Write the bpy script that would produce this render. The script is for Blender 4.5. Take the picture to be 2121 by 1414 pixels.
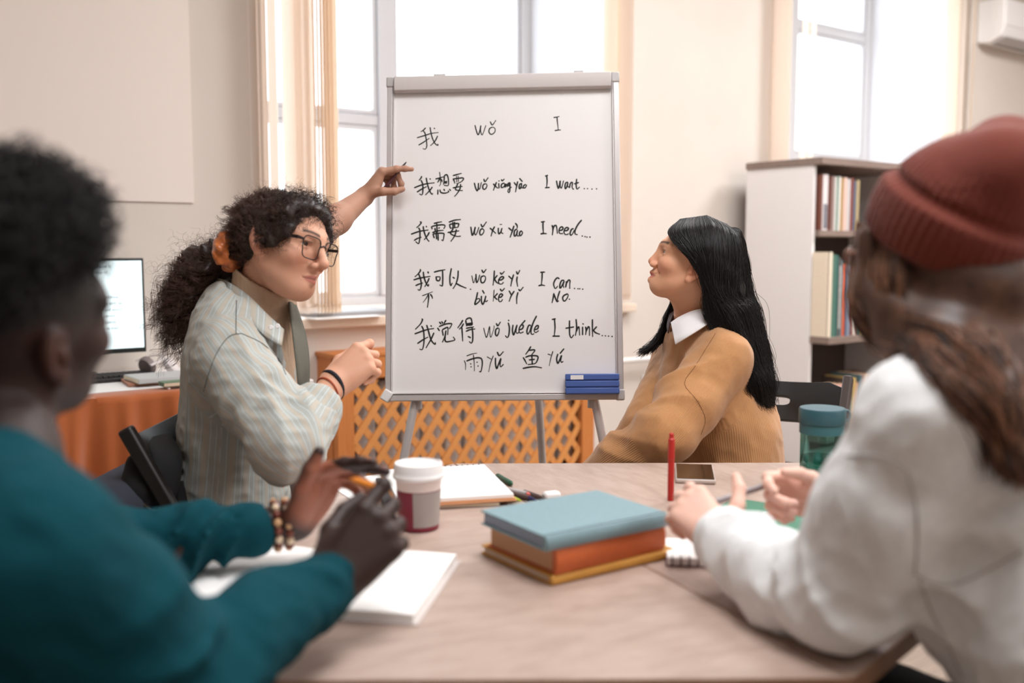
import bpy, bmesh, math, random
import numpy as np
from mathutils import Vector, Matrix
for o in list(bpy.data.objects): bpy.data.objects.remove(o)
SC = bpy.context.scene; COL = SC.collection
random.seed(7)
# ------------------------------------------------------------------ camera
F = 2062.0; PITCH = math.atan(195/F); CAM = np.array([0, 0, 1.25])
cam = bpy.data.cameras.new('camera'); co = bpy.data.objects.new('camera', cam); COL.objects.link(co)
cam.sensor_width = 36.0; cam.lens = 36.0*F/2121; cam.clip_start = .05
co.location = CAM; co.rotation_euler = (math.pi/2-PITCH, 0, 0)
cam.dof.use_dof = True; cam.dof.focus_distance = 2.62; cam.dof.aperture_fstop = 1.9
SC.camera = co
# ------------------------------------------------------------------ exposure, sky, fill lights
SC.view_settings.view_transform = 'Standard'; SC.view_settings.look = 'None'
SC.view_settings.gamma = 1; SC.view_settings.use_curve_mapping = False
SC.view_settings.exposure = 0.35
W = bpy.data.worlds.new('sky'); SC.world = W; W.use_nodes = True
W.node_tree.nodes['Background'].inputs[0].default_value = (.93, .97, 1, 1)
W.node_tree.nodes['Background'].inputs[1].default_value = 4.2
ANG = math.atan(2753/F*math.cos(PITCH))
U = np.array([math.sin(ANG), math.cos(ANG), 0]); N = np.array([-math.cos(ANG), math.sin(ANG), 0])
RZ = math.atan2(U[1], U[0])                      # the room is turned by this angle to the camera
def room(s, t, z=0): return U*s+N*t+np.array([0, 0, z])
def ray(px, py):
    c, s = math.cos(PITCH), math.sin(PITCH); x = (px-1060.5)/F; y = -(py-707)/F
    return np.array([x, y*s+c, y*c-s])
def at(px, py, Y): d = ray(px, py); return CAM+d*(Y/d[1])
def onz(px, py, z): d = ray(px, py); return CAM+d*((z-CAM[2])/d[2])
def onw(px, py, t): d = ray(px, py); p = CAM+d*(t/(d@N)); return p@U, p[2]
def area(name, loc, rot, sx, sy, power, col=(1, 1, 1)):
    l = bpy.data.lights.new(name, 'AREA'); l.shape = 'RECTANGLE'; l.size = sx; l.size_y = sy; l.energy = power; l.color = col
    o = bpy.data.objects.new(name, l); o.location = loc; o.rotation_euler = rot; COL.objects.link(o); return o
for i, (s, t, e) in enumerate([(1.0, .6, 76), (3.5, 2.2, 70), (6.2, 2.0, 125), (1.2, -1.6, 20), (4.6, -1.6, 110)]):
    area('ceiling_fill', room(s, t, 3.62), (0, 0, RZ), 1.2, 1.2, e*.8, (.99, .99, 1))  # unseen fill lights, added to brighten the board, walls and people
for s in (2.76, 6.24):                            # sampling guides for the sky seen through the windows
    p = area('window_portal', room(s, 4.75, 2.25), (math.pi/2, 0, RZ), 2.0, 2.6, 1); p.data.cycles.is_portal = True
    p.rotation_euler = (-math.pi/2, 0, RZ+math.pi) if False else (math.pi/2, 0, RZ+math.pi) if False else (-math.pi/2, 0, RZ)
# ------------------------------------------------------------------ materials
def lin(c):
    return tuple(((v/255)/12.92 if v/255 <= .04045 else ((v/255+.055)/1.055)**2.4) for v in c)+(1,)
MATS = {}
def M(name, rgb, rough=.6, var=0, scale=12, bump=0, bscale=150, metal=0, stretch=(1, 1, 1), rgb2=None, spec=.5, wave=None, trans=0, sheen=0, emit=0, sss=0, coat=0):
    if name in MATS: return MATS[name]
    m = bpy.data.materials.new(name); m.use_nodes = True; nt = m.node_tree; nd = nt.nodes; lk = nt.links
    b = nd['Principled BSDF']; out = nd['Material Output']; c = lin(rgb)
    b.inputs['Base Color'].default_value = c; b.inputs['Roughness'].default_value = rough; b.inputs['Metallic'].default_value = metal
    b.inputs['Specular IOR Level'].default_value = spec
    if coat: b.inputs['Coat Weight'].default_value = coat; b.inputs['Coat Roughness'].default_value = .1
    if sheen: b.inputs['Sheen Weight'].default_value = sheen; b.inputs['Sheen Roughness'].default_value = .5
    if emit: b.inputs['Emission Color'].default_value = c; b.inputs['Emission Strength'].default_value = emit
    if sss: b.inputs['Subsurface Weight'].default_value = sss; b.inputs['Subsurface Radius'].default_value = (.008, .003, .0015); b.inputs['Subsurface Scale'].default_value = .6
    tc = nd.new('ShaderNodeTexCoord'); mp = nd.new('ShaderNodeMapping'); lk.new(tc.outputs['Object'], mp.inputs[0]); mp.inputs['Scale'].default_value = stretch
    if var or rgb2:
        n = nd.new('ShaderNodeTexNoise'); n.inputs['Scale'].default_value = scale; n.inputs['Detail'].default_value = 6; n.inputs['Roughness'].default_value = .6
        lk.new(mp.outputs[0], n.inputs['Vector'])
        r = nd.new('ShaderNodeMapRange'); r.inputs[1].default_value = .3; r.inputs[2].default_value = .7; lk.new(n.outputs[0], r.inputs[0])
        mx = nd.new('ShaderNodeMix'); mx.data_type = 'RGBA'; lk.new(r.outputs[0], mx.inputs[0])
        c2 = lin(rgb2) if rgb2 else tuple(min(1, v*(1+var)) for v in c[:3])+(1,)
        c1 = c if rgb2 else tuple(v*(1-var) for v in c[:3])+(1,)
        mx.inputs[6].default_value = c1; mx.inputs[7].default_value = c2; lk.new(mx.outputs[2], b.inputs['Base Color'])
    if bump:
        n2 = nd.new('ShaderNodeTexNoise'); n2.inputs['Scale'].default_value = bscale; n2.inputs['Detail'].default_value = 3
        lk.new(mp.outputs[0], n2.inputs['Vector']); bp = nd.new('ShaderNodeBump'); bp.inputs['Strength'].default_value = bump; bp.inputs['Distance'].default_value = .002
        lk.new(n2.outputs[0], bp.inputs['Height']); lk.new(bp.outputs[0], b.inputs['Normal'])
    if trans:
        t = nd.new('ShaderNodeBsdfTranslucent'); t.inputs[0].default_value = c; ms = nd.new('ShaderNodeMixShader'); ms.inputs[0].default_value = trans
        lk.new(b.outputs[0], ms.inputs[1]); lk.new(t.outputs[0], ms.inputs[2]); lk.new(ms.outputs[0], out.inputs[0])
    MATS[name] = m; return m
def glass_mat(name, tint, refl=.06, rough=0.0):
    m = bpy.data.materials.new(name); m.use_nodes = True; nt = m.node_tree; nd = nt.nodes; nd.remove(nd['Principled BSDF'])
    t = nd.new('ShaderNodeBsdfTransparent'); t.inputs[0].default_value = tint
    g = nd.new('ShaderNodeBsdfGlossy'); g.inputs['Roughness'].default_value = rough
    lw = nd.new('ShaderNodeLayerWeight'); lw.inputs[0].default_value = .25
    mul = nd.new('ShaderNodeMath'); mul.operation = 'MULTIPLY_ADD'; nt.links.new(lw.outputs['Fresnel'], mul.inputs[0]); mul.inputs[1].default_value = .35; mul.inputs[2].default_value = refl*.3
    ms = nd.new('ShaderNodeMixShader'); nt.links.new(mul.outputs[0], ms.inputs[0]); nt.links.new(t.outputs[0], ms.inputs[1]); nt.links.new(g.outputs[0], ms.inputs[2])
    nt.links.new(ms.outputs[0], nd['Material Output'].inputs[0]); return m
m_wall = M('wall_plaster', (216, 206, 197), .85, .03, 2, .15, 60)
m_screen = M('screen_paint', (232, 220, 212), .7)
m_white = M('white_paint', (236, 232, 230), .45, .02, 3)
m_plastic = M('white_plastic', (238, 236, 236), .35)
m_floor = M('floor_laminate', (140, 122, 108), .5, .15, 3, stretch=(1, 12, 1))
m_ceil = M('ceiling_paint', (242, 238, 232), .9)
m_glass = glass_mat('window_glass', (.97, .99, 1, 1))
m_blind = M('blind_fabric', (253, 245, 238), .8, .03, 60, stretch=(8, 8, .2), trans=.6)
m_blind2 = M('blind_fabric_peach', (254, 243, 231), .8, .03, 60, stretch=(8, 8, .2), trans=.6)
m_oak = M('orange_pine', (206, 132, 66), .5, .0, 7, .1, 90, stretch=(14, 1, 14), rgb2=(222, 155, 88))
m_oakdark = M('orange_pine_frame', (190, 112, 52), .5, .0, 7, .1, 90, stretch=(14, 14, 1), rgb2=(205, 130, 68))
m_sill = M('sill_wood', (232, 212, 194), .4, .04, 6)
m_alu = M('brushed_aluminium', (205, 200, 200), .35, metal=.35)
m_board = M('whiteboard_enamel', (240, 237, 237), .28, .012, 2)
m_grey = M('grey_plastic', (188, 184, 184), .45)
m_ink = M('black_ink', (14, 16, 14), .5)
m_black = M('black_plastic', (22, 21, 22), .45, .1, 30)
m_black2 = M('black_fabric', (20, 20, 22), .9, .25, 300, .6, 900)
m_navy = M('navy_fabric', (52, 54, 66), .9, .15, 300, .5, 900)
m_steel = M('steel', (170, 168, 168), .3, metal=1)
m_orange_cloth = M('rust_cloth', (170, 88, 36), .85, .06, 300, .3, 900, sheen=.3)
m_table = M('table_laminate', (164, 141, 128), .42, 0, 9, .06, 300, stretch=(1.5, 5, 1), rgb2=(186, 164, 152))
m_table2 = M('table_laminate_cross', (164, 141, 128), .42, 0, 9, .06, 300, stretch=(5, 1.5, 1), rgb2=(186, 164, 152))
m_edge = M('table_edge', (150, 112, 86), .5, .1, 20)
m_paper = M('paper', (247, 245, 243), .8, .01, 40)
m_kraft = M('kraft_card', (205, 150, 108), .8, .05, 60)
# ------------------------------------------------------------------ geometry helpers
def rotm(x=0, y=0, z=0): return np.array(Matrix.Rotation(z, 3, 'Z') @ Matrix.Rotation(y, 3, 'Y') @ Matrix.Rotation(x, 3, 'X'))
def frame(d, up=(0, 0, 1)):
    d = np.asarray(d, float); d = d/np.linalg.norm(d); up = np.asarray(up, float)
    if abs(d@up) > .98*np.linalg.norm(up): up = np.array([1, 0, 0.])
    x = np.cross(up, d); x /= np.linalg.norm(x); return np.stack([x, np.cross(d, x), d], 1)
class MB:
    def __init__(s): s.v = []; s.f = []
    def add(s, vs, fs):
        b = len(s.v); s.v += [tuple(map(float, p)) for p in vs]; s.f += [tuple(i+b for i in f) for f in fs]; return s
    def box(s, c, h, R=None):
        R = np.eye(3) if R is None else R; c = np.asarray(c, float)
        vs = [c+R@np.array([x*h[0], y*h[1], z*h[2]]) for x in (-1, 1) for y in (-1, 1) for z in (-1, 1)]
        return s.add(vs, [(0, 1, 3, 2), (4, 6, 7, 5), (0, 4, 5, 1), (2, 3, 7, 6), (0, 2, 6, 4), (1, 5, 7, 3)])
    def ring(s, rings, cap=True, close=False):
        n = len(rings[0]); vs = [p for r in rings for p in r]; fs = []; m = len(rings)
        for i in range(m-1+(1 if close else 0)):
            for j in range(n):
                a, b = i*n, ((i+1) % m)*n; fs.append((a+j, a+(j+1) % n, b+(j+1) % n, b+j))
        if cap and not close: fs += [tuple(range(n))[::-1], tuple(range((m-1)*n, m*n))]
        return s.add(vs, fs)
    def cyl(s, a, b, r1, r2=None, n=16, cap=True):
        r2 = r1 if r2 is None else r2; a, b = np.asarray(a, float), np.asarray(b, float); Q = frame(b-a)
        t = [2*math.pi*i/n for i in range(n)]
        return s.ring([[p+Q@np.array([r*math.cos(k), r*math.sin(k), 0]) for k in t] for p, r in ((a, r1), (b, r2))], cap)
    def lathe(s, prof, c=(0, 0, 0), n=32, Q=None):
        c = np.asarray(c, float); Q = np.eye(3) if Q is None else Q; t = [2*math.pi*i/n for i in range(n)]
        return s.ring([[c+Q@np.array([r*math.cos(k), r*math.sin(k), z]) for k in t] for r, z in prof], True)
    def tube(s, pts, r, n=8, close=False, flat=None, up=(0, 0, 1)):
        pts = [np.asarray(p, float) for p in pts]; m = len(pts); R = []
        for i, p in enumerate(pts):
            d = (pts[(i+1) % m]-pts[i-1]) if close else pts[min(i+1, m-1)]-pts[max(i-1, 0)]
            Q = frame(d, up); rr = r[i] if hasattr(r, '__len__') else r; fx = flat or (1, 1)
            R.append([p+Q@np.array([rr*fx[0]*math.cos(k), rr*fx[1]*math.sin(k), 0]) for k in [2*math.pi*j/n for j in range(n)]])
        return s.ring(R, True, close)
    def prism(s, poly, z0, z1, Q=None, o=(0, 0, 0)):
        Q = np.eye(3) if Q is None else Q; o = np.asarray(o, float); n = len(poly)
        vs = [o+Q@np.array([x, y, z]) for z in (z0, z1) for x, y in poly]
        return s.add(vs, [tuple(range(n))[::-1], tuple(range(n, 2*n))]+[(i, (i+1) % n, n+(i+1) % n, n+i) for i in range(n)])
    def grid(s, P):
        a, b = len(P), len(P[0]); vs = [p for r in P for p in r]
        return s.add(vs, [(i*b+j, (i+1)*b+j, (i+1)*b+j+1, i*b+j+1) for i in range(a-1) for j in range(b-1)])
    def mesh(s, name, mat, smooth=35):
        me = bpy.data.meshes.new(name); me.from_pydata(s.v, [], s.f); me.validate()
        bm = bmesh.new(); bm.from_mesh(me); bmesh.ops.recalc_face_normals(bm, faces=bm.faces); bm.to_mesh(me); bm.free()
        if mat: me.materials.append(mat)
        if smooth:
            me.polygons.foreach_set('use_smooth', [True]*len(me.polygons)); me.set_sharp_from_angle(angle=math.radians(smooth))
        return me
def obj(name, data, parent=None, label=None, bevel=0, seg=2):
    o = bpy.data.objects.new(name, data); COL.objects.link(o)
    if parent: o.parent = parent
    if label: o['label'] = label
    if bevel:
        m = o.modifiers.new('bevel', 'BEVEL'); m.width = bevel; m.segments = seg; m.limit_method = 'ANGLE'; m.angle_limit = math.radians(40)
    return o
def part(name, mb, mat, parent, bevel=0, label=None, smooth=35, seg=2, loc=None, rot=None):
    o = obj(name, mb.mesh(name, mat, smooth), parent, label, bevel, seg)
    if loc is not None: o.location = loc
    if rot is not None: o.rotation_euler = rot
    return o
def tag(o, label, cat, group=None):
    o['label'] = label; o['category'] = cat
    if group: o['group'] = group
    return o
def thing(name, label, cat, loc=(0, 0, 0), rz=0, group=None):
    o = bpy.data.objects.new(name, None); o.empty_display_size = .05; COL.objects.link(o)
    o.location = loc; o.rotation_euler = (0, 0, rz); return tag(o, label, cat, group)
def single(name, mb, mat, label, cat, loc=(0, 0, 0), rz=0, bevel=0, group=None, smooth=35):
    o = part(name, mb, mat, None, bevel, None, smooth); o.location = loc; o.rotation_euler = (0, 0, rz); return tag(o, label, cat, group)
def struct(name, mb, mat, bevel=0, parent=None, smooth=35):
    o = part(name, mb, mat, parent, bevel, None, smooth)
    if parent is None: o['kind'] = 'structure'; o.rotation_euler = (0, 0, RZ)
    return o
def sbox(mb, s0, s1, t0, t1, z0, z1): return mb.box(((s0+s1)/2, (t0+t1)/2, (z0+z1)/2), ((s1-s0)/2, (t1-t0)/2, (z1-z0)/2))
m_rev = M('reveal_paint', (222, 222, 226), .7)
m_pvc = M('window_pvc', (206, 205, 208), .4)
# ------------------------------------------------------------------ the room (built in room axes, turned by RZ)
TW = 4.1; S0, S1, T0, H = -3.4, 9.6, -3.4, 3.7
WIN = [(1.77, 3.755), (5.24, 7.22)]; WZ0, WZ1, TG = .935, 3.5, 4.8
mb = MB()
sbox(mb, S0, WIN[0][0], TW, TW+.9, 0, H); sbox(mb, WIN[0][1], WIN[1][0], TW, TW+.9, 0, H); sbox(mb, WIN[1][1], S1, TW, TW+.9, 0, H)
for a, b in WIN: sbox(mb, a, b, TW, TW+.9, 0, WZ0-.03); sbox(mb, a, b, TW, TW+.9, WZ1, H)
struct('wall_back', mb, m_wall)
struct('wall_left', sbox(MB(), S0-.1, S0, T0, TW, 0, H), m_wall)
struct('wall_right', sbox(MB(), S1, S1+.1, T0, TW, 0, H), m_wall)
struct('wall_front', sbox(MB(), S0, S1, T0-.1, T0, 0, H), m_wall)
struct('floor', sbox(MB(), S0, S1, T0, TW, -.05, 0), m_floor)
struct('ceiling', sbox(MB(), S0, S1, T0, TW, H, H+.05), m_ceil)
struct('baseboard_back', sbox(MB(), S0, S1, TW-.018, TW, 0, .1), m_white, .004)
for k, (a, b) in enumerate(WIN):
    w = bpy.data.objects.new('window_%d' % (k+1), None); COL.objects.link(w); w['kind'] = 'structure'; w.rotation_euler = (0, 0, RZ)
    c = (a+b)/2; fr = .07
    for x in (a-.004, b+.004): part('reveal', sbox(MB(), x-.008, x+.008, TW+.001, TG, WZ0, WZ1), m_rev, w)
    part('reveal', sbox(MB(), a, b, TW+.001, TG, WZ1-.012, WZ1+.004), m_plastic, w)
    mb = MB(); sbox(mb, a, a+fr, TG, TG+.07, WZ0, WZ1); sbox(mb, b-fr, b, TG, TG+.07, WZ0, WZ1)
    sbox(mb, a+fr, b-fr, TG, TG+.07, WZ0, WZ0+.05); sbox(mb, a+fr, b-fr, TG, TG+.07, WZ1-.07, WZ1)
    part('window_frame', mb, m_pvc, w, .006)
    part('mullion', sbox(MB(), c-.05, c+.05, TG-.01, TG+.07, WZ0+.05, WZ1-.07), m_pvc, w, .006)
    for a2, b2 in ((a+fr, c-.05), (c+.05, b-fr)):
        for zt in (1.93, 2.9): part('transom', sbox(MB(), a2, b2, TG+.005, TG+.065, zt-.028, zt+.028), m_pvc, w, .006)
        for z0, z1 in ((WZ0+.05, 1.902), (1.958, 2.872), (2.928, WZ1-.07)):
            mb = MB(); sw = .028
            sbox(mb, a2+.002, a2+sw, TG+.012, TG+.055, z0+.002, z1-.002); sbox(mb, b2-sw, b2-.002, TG+.012, TG+.055, z0+.002, z1-.002)
            sbox(mb, a2+sw, b2-sw, TG+.012, TG+.055, z0+.002, z0+sw); sbox(mb, a2+sw, b2-sw, TG+.012, TG+.055, z1-sw, z1-.002)
            sa = part('sash', mb, m_pvc, w, .004)
            part('pane', sbox(MB(), a2+sw-.005, b2-sw+.005, TG+.03, TG+.036, z0+sw-.005, z1-sw+.005), m_glass, sa)
    mb = MB(); sbox(mb, a-.16, b+.16, TW-.06, TW-.002, WZ0-.045, WZ0); sbox(mb, a, b, TW-.01, TG, WZ0-.03, WZ0)
    part('window_sill', mb, m_sill, w, .005)
# projection screen painted lighter on the wall
s1, z1 = onw(402, 420, TW-.006); s0 = -1.2
single('projection_screen', sbox(MB(), s0, s1, TW-.008, TW-.002, z1, 3.1), m_screen, 'pale pinkish projection screen rectangle high on the beige wall behind the monitor', 'screen', rz=RZ)
# ------------------------------------------------------------------ vertical blinds
def slat_mesh(w, z0, z1, mat, nfr=7):
    mb = MB(); n = 7; zs = [z0, z0+.045, z1]
    f = lambda x: .10*(w/2)*(1-(2*x/w)**2)
    P = [[(x, f(x)+.0006*sg, z) for x in np.linspace(-w/2, w/2, n)] for z in zs for sg in (1,)]
    mb.grid(P); P2 = [[(x, f(x)-.0006, z) for x in np.linspace(-w/2, w/2, n)] for z in zs]; mb.grid(P2)
    return mb.mesh('slat', mat, 60)
def fringe_mesh(w, z0, mat):
    mb = MB()
    for x in np.linspace(-w/2+.004, w/2-.004, 9):
        mb.cyl((x, 0, z0-.035), (x+.001, 0, z0), .0022, .0035, 5)
    mb.box((0, 0, z0), (w/2, .003, .006)); return mb.mesh('hem', mat, 40)
def blind(label, slats, z0, tb, chain=None):
    s_mid = np.mean([a[0] for a in slats]); r = thing('vertical_blind', label, 'blind', room(s_mid, tb, 0), RZ, 'vertical blinds pulled beside the windows')
    ss = [a[0] for a in slats]
    part('head_rail', MB().box(((min(ss)+max(ss))/2-s_mid, 0, 3.52), ((max(ss)-min(ss))/2+.12, .025, .02)), m_plastic, r, .004)
    cache = {}
    for s, ang, w, mt in slats:
        k = (w, mt.name)
        if k not in cache: cache[k] = (slat_mesh(w, z0+.03, 3.5, mt), fringe_mesh(w, z0+.03, mt))
        o = obj('slat', cache[k][0], r); o.location = (s-s_mid, 0, 0); o.rotation_euler = (0, 0, math.radians(ang))
        h = obj('hem', cache[k][1], o)
    if chain is not None:
        mb = MB()
        for i in range(170): mb.lathe([(.0005, -.0022), (.0022, 0), (.0005, .0022)], (chain-s_mid, 0, 1.0+i*.0145), 5)
        mb.cyl((chain-s_mid, 0, 1.0), (chain-s_mid, 0, 3.5), .0006, n=4)
        part('bead_chain', mb, m_plastic, r)
TB = 4.03
def sp(px): return onw(px, 400, TB)[0]
P, Q2 = m_blind, m_blind2
L = [(sp(541), 68, .089, P), (sp(554), 55, .1, P), (sp(570), 44, .1, P), (sp(610), 24, .127, P), (sp(627), 28, .127, P), (sp(643), 40, .127, P)]
L += [(sp(656+i*7), 68+i*1.5, .089, Q2) for i in range(7)]
blind('peach fringed vertical blind slats behind the curly-haired man, left of the flip chart', L, .965, TB, sp(523))
L = [(sp(1262+i*8), 100-i*6, .089, Q2 if i < 2 else P) for i in range(6)]
blind('stack of pale fringed vertical blind slats just right of the flip chart', L, .965, TB)
L = [(sp(1602), 80, .089, P), (sp(1613), 70, .089, P), (sp(1626), 60, .089, P), (sp(1660), 15, .1, Q2), (sp(1676), 20, .1, Q2)]
blind('cream vertical blind slats above the bookcase, left of the far window', L, .965, TB)
L = [(sp(1956), 80, .089, Q2), (sp(1968), 60, .089, Q2), (sp(1983), 25, .089, P), (sp(2004), 35, .089, Q2)]
blind('pale vertical blind slats above the rust beanie, beside the air conditioner', L, .965, TB)
# ------------------------------------------------------------------ radiator lattice cover under the window
TL = 3.93; s0, zt = onw(692, 738, TL); s1, _ = onw(1226, 830, TL); zt = .765
r = thing('radiator_cover', 'orange pine lattice radiator cover under the window behind the flip chart', 'radiator cover', room(s0, TL, 0), RZ)
Wd = s1-s0; fw = .085
for x in (fw/2, Wd-fw/2): part('post', MB().box((x, 0, zt/2), (fw/2, .02, zt/2)), m_oakdark, r, .003)
part('top_rail', MB().box((Wd/2, 0, zt-.05), (Wd/2-fw, .02, .05)), m_oakdark, r, .003)
part('bottom_rail', MB().box((Wd/2, 0, .05), (Wd/2-fw, .02, .05)), m_oakdark, r, .003)
part('shelf_top', MB().box((Wd/2, .075, zt+.009), (Wd/2+.01, .1, .009)), m_oakdark, r, .003)
part('side_panel', MB().box((Wd-.01, .1, zt/2), (.009, .07, zt/2)), m_oakdark, r)
part('side_panel', MB().box((.01, .1, zt/2), (.009, .07, zt/2)), m_oakdark, r)
a0, a1, b0, b1 = fw, Wd-fw, .1, zt-.1; sl = math.tan(math.radians(53)); stp = .098
for lay, sg in ((-.004, 1), (.004, -1)):
    x = a0-(b1-b0)/sl if sg > 0 else a0
    end = a1 if sg > 0 else a1+(b1-b0)/sl
    x += .02
    while x < end:
        p = [(x, b0), (x+sg*(b1-b0)/sl, b1)]
        (xa, za), (xb, zb) = p
        def clip(xq, zq, xo, zo):
            if xq < a0: return a0, zq+(a0-xq)/(xo-xq)*(zo-zq)
            if xq > a1: return a1, zq+(a1-xq)/(xo-xq)*(zo-zq)
            return xq, zq
        A = clip(xa, za, xb, zb); B = clip(xb, zb, xa, za)
        if math.hypot(A[0]-B[0], A[1]-B[1]) > .03:
            d = np.array([B[0]-A[0], 0, B[1]-A[1]]); Lh = np.linalg.norm(d)/2; d = d/np.linalg.norm(d)
            R = np.stack([np.array([-d[2], 0, d[0]]), np.array([0, 1, 0.]), d], 1)
            part('lattice_strip', MB().box((0, 0, 0), (.0165, .0038, Lh)), m_oak, r, loc=((A[0]+B[0])/2, lay, (A[1]+B[1])/2), rot=Matrix(R.tolist()).to_euler())
        x += stp
mb = MB()
for i in range(11): mb.box((.2+i*.12, .115, .38), (.05, .03, .26))
part('radiator', mb, m_white, r, .01)
part('shade_backing', MB().box((Wd/2, .155, .38), (Wd/2-.02, .004, .36)), M('shadow_board', (70, 58, 50), .9), r)  # added dark sheet stands for the shade in the gaps behind the lattice
# white pipe beyond the chart
p0 = onw(1288, 747, 4.03); 
single('heating_pipe', MB().cyl(room(3.75, 4.03, p0[1]), room(4.9, 4.03, p0[1]-.01), .016, n=14), m_white, 'white horizontal heating pipe along the wall behind the seated woman', 'pipe')
so = onw(1338, 790, 4.1)
o = thing('wall_socket', 'small white wall socket low beside the tan sweater', 'socket', room(so[0], 4.1, so[1]), RZ)
part('plate', MB().box((0, -.008, 0), (.04, .008, .04)), m_plastic, o, .004); part('socket_well', MB().cyl((0, -.018, 0), (0, -.01, 0), .02, n=18), m_grey, o)
# grey folder standing in for the shaded bottom rail of the window
q = room(*(lambda a: (a[0], 4.2))(onw(720, 630, 4.2)), WZ0)
o = thing('sill_slab', 'stand-in for the shaded window frame: flat grey folder lying on the windowsill behind the pointing arm', 'slab', q, RZ)
part('cover', MB().box((0, 0, .011), (.22, .13, .011)), M('shaded_rail_grey', (150, 148, 150), .6), o, .004)
part('paper', MB().box((-.1, -.165, .002), (.18, .05, .0012), rotm(0, 0, .1)), m_paper, o)
# ------------------------------------------------------------------ air conditioner
sa, za = onw(2022, 90, 4.1)
o = thing('air_conditioner', 'white wall-mounted air conditioner unit at the upper right corner', 'air conditioner', room(sa, 4.1, za), RZ)
prof = [(0, 0), (-.10, -.012), (-.19, .03), (-.215, .1), (-.21, .29), (-.19, .31), (0, .31)]
mb = MB(); mb.ring([[(x, y, z) for y, z in prof] for x in (0, .92)]); part('body', mb, m_plastic, o, .012, seg=3)
part('front_panel', MB().box((.46, -.217, .2), (.455, .006, .095), rotm(.0, 0, 0)), m_plastic, o, .005)
part('louvre', MB().box((.46, -.155, .008), (.4, .05, .004), rotm(-.42, 0, 0)), m_grey, o, .002)
part('outlet_slot', MB().box((.46, -.1, -.008), (.38, .02, .006), rotm(.1, 0, 0)), M('slot_dark', (120, 112, 104), .6), o)
# ------------------------------------------------------------------ bookcase
TBK = 3.96; sB, zB = onw(1547, 338, TBK)
def t_at(px, s):                                   # depth at which the plane s = const shows at px
    d = ray(px, 500); A = np.array([[d[0], -N[0]], [d[1], -N[1]]]); k = np.linalg.solve(A, (U*s)[:2]); return k[1]
tF = t_at(1682, sB); BW = 1.05
m_shelf = M('shelf_greywood', (122, 104, 96), .5, 0, 6, .05, 200, stretch=(1, 10, 10), rgb2=(146, 128, 118))
m_bwhite = M('melamine_white', (238, 235, 235), .4, .01, 2)
bk = thing('bookcase', 'white-sided bookcase with grey wood shelves full of books by the far window', 'bookcase', room(sB, TBK, 0), RZ)
D = TBK-tF
part('side_panel', MB().box((.012, -D/2, zB/2-.02), (.012, D/2, zB/2-.02)), m_bwhite, bk, .002)
part('side_panel', MB().box((BW-.012, -D/2, zB/2-.02), (.012, D/2, zB/2-.02)), m_bwhite, bk, .002)
part('back_panel', MB().box((BW/2, -.006, zB/2-.02), (BW/2-.024, .005, zB/2-.02)), M('shelf_back', (74, 60, 56), .7), bk)
part('top_board', MB().box((BW/2, -D/2-.03, zB-.02), (BW/2+.01, D/2+.03, .02)), m_shelf, bk, .002)
yF = (room(sB, tF)[1]); 
def z_at(py, px=1690):
    p = room(sB, tF); dd = ray(px, py); return CAM[2]+dd[2]*(p[1]/dd[1])
zs1, zs2, zs3 = z_at(483), z_at(703), z_at(905)
part('shelf_board', MB().box((BW/2, -D/2-.02, zs1), (BW/2-.024, D/2+.01, .017)), m_shelf, bk, .002)
part('shelf_board', MB().box((BW/2, -D/2-.06, zs2), (BW/2-.001, D/2+.07, .02)), m_shelf, bk, .002)
part('shelf_board', MB().box((BW/2, -D/2-.06, zs3), (BW/2-.001, D/2+.07, .02)), m_shelf, bk, .002)
part('plinth', MB().box((BW/2, -D/2, .04), (BW/2-.026, D/2-.02, .04)), m_bwhite, bk)
# ------------------------------------------------------------------ books
BC = {}
def bookmat(rgb):
    k = 'cloth_%d_%d_%d' % rgb; return M(k, rgb, .6, .06, 120, .15, 700)
m_pages = M('page_edges', (226, 212, 188), .9, .06, 250, .4, 600, stretch=(1, 1, 20))
def book(loc, rz, w, th, h, rgb, label, group=None, lying=False, pages=None, rot=None, deco=None):
    # local: spine at -y side, x = thickness, y = depth, z = height
    r = thing('book', label, 'book', loc, rz, group); m = bookmat(rgb); c = .0025
    mb = MB(); mb.box((-th/2+c/2, w/2, h/2), (c/2, w/2, h/2)); mb.box((th/2-c/2, w/2, h/2), (c/2, w/2, h/2))
    pr = [(-th/2, .004), (-th/2, .0), (-th/4, -.004), (th/4, -.004), (th/2, 0), (th/2, .004)]
    mb.prism(pr, 0, h); part('cover', mb, m, r, 0)
    part('pages', MB().box((0, w/2-.001, h/2), (th/2-c-.0004, w/2-.004, h/2-.004)), pages or m_pages, r)
    if deco:
        part('spine_label', MB().box((0, -.0045, h*deco[0]), (th*.32, .0006, h*deco[1])), M('label_%d' % deco[2][0], deco[2], .6, .25, 60), r)
    if rot: r.rotation_euler = rot
    return r
BR3 = Matrix.Rotation(RZ, 4, 'Z')
def row(y0, z, items, x0, group, where):
    x = x0
    for i, (th, h, w, rgb, name, deco) in enumerate(items):
        x += th/2; book(room(sB+x, TBK, 0)-N*(-y0+w)*1.0*1 if False else room(sB+x, TBK+y0, z), RZ, w, th-.0015, h, rgb, name+' '+where, group, deco=deco); x += th/2
hh = (z_at(358)-zs1-.017)
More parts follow.
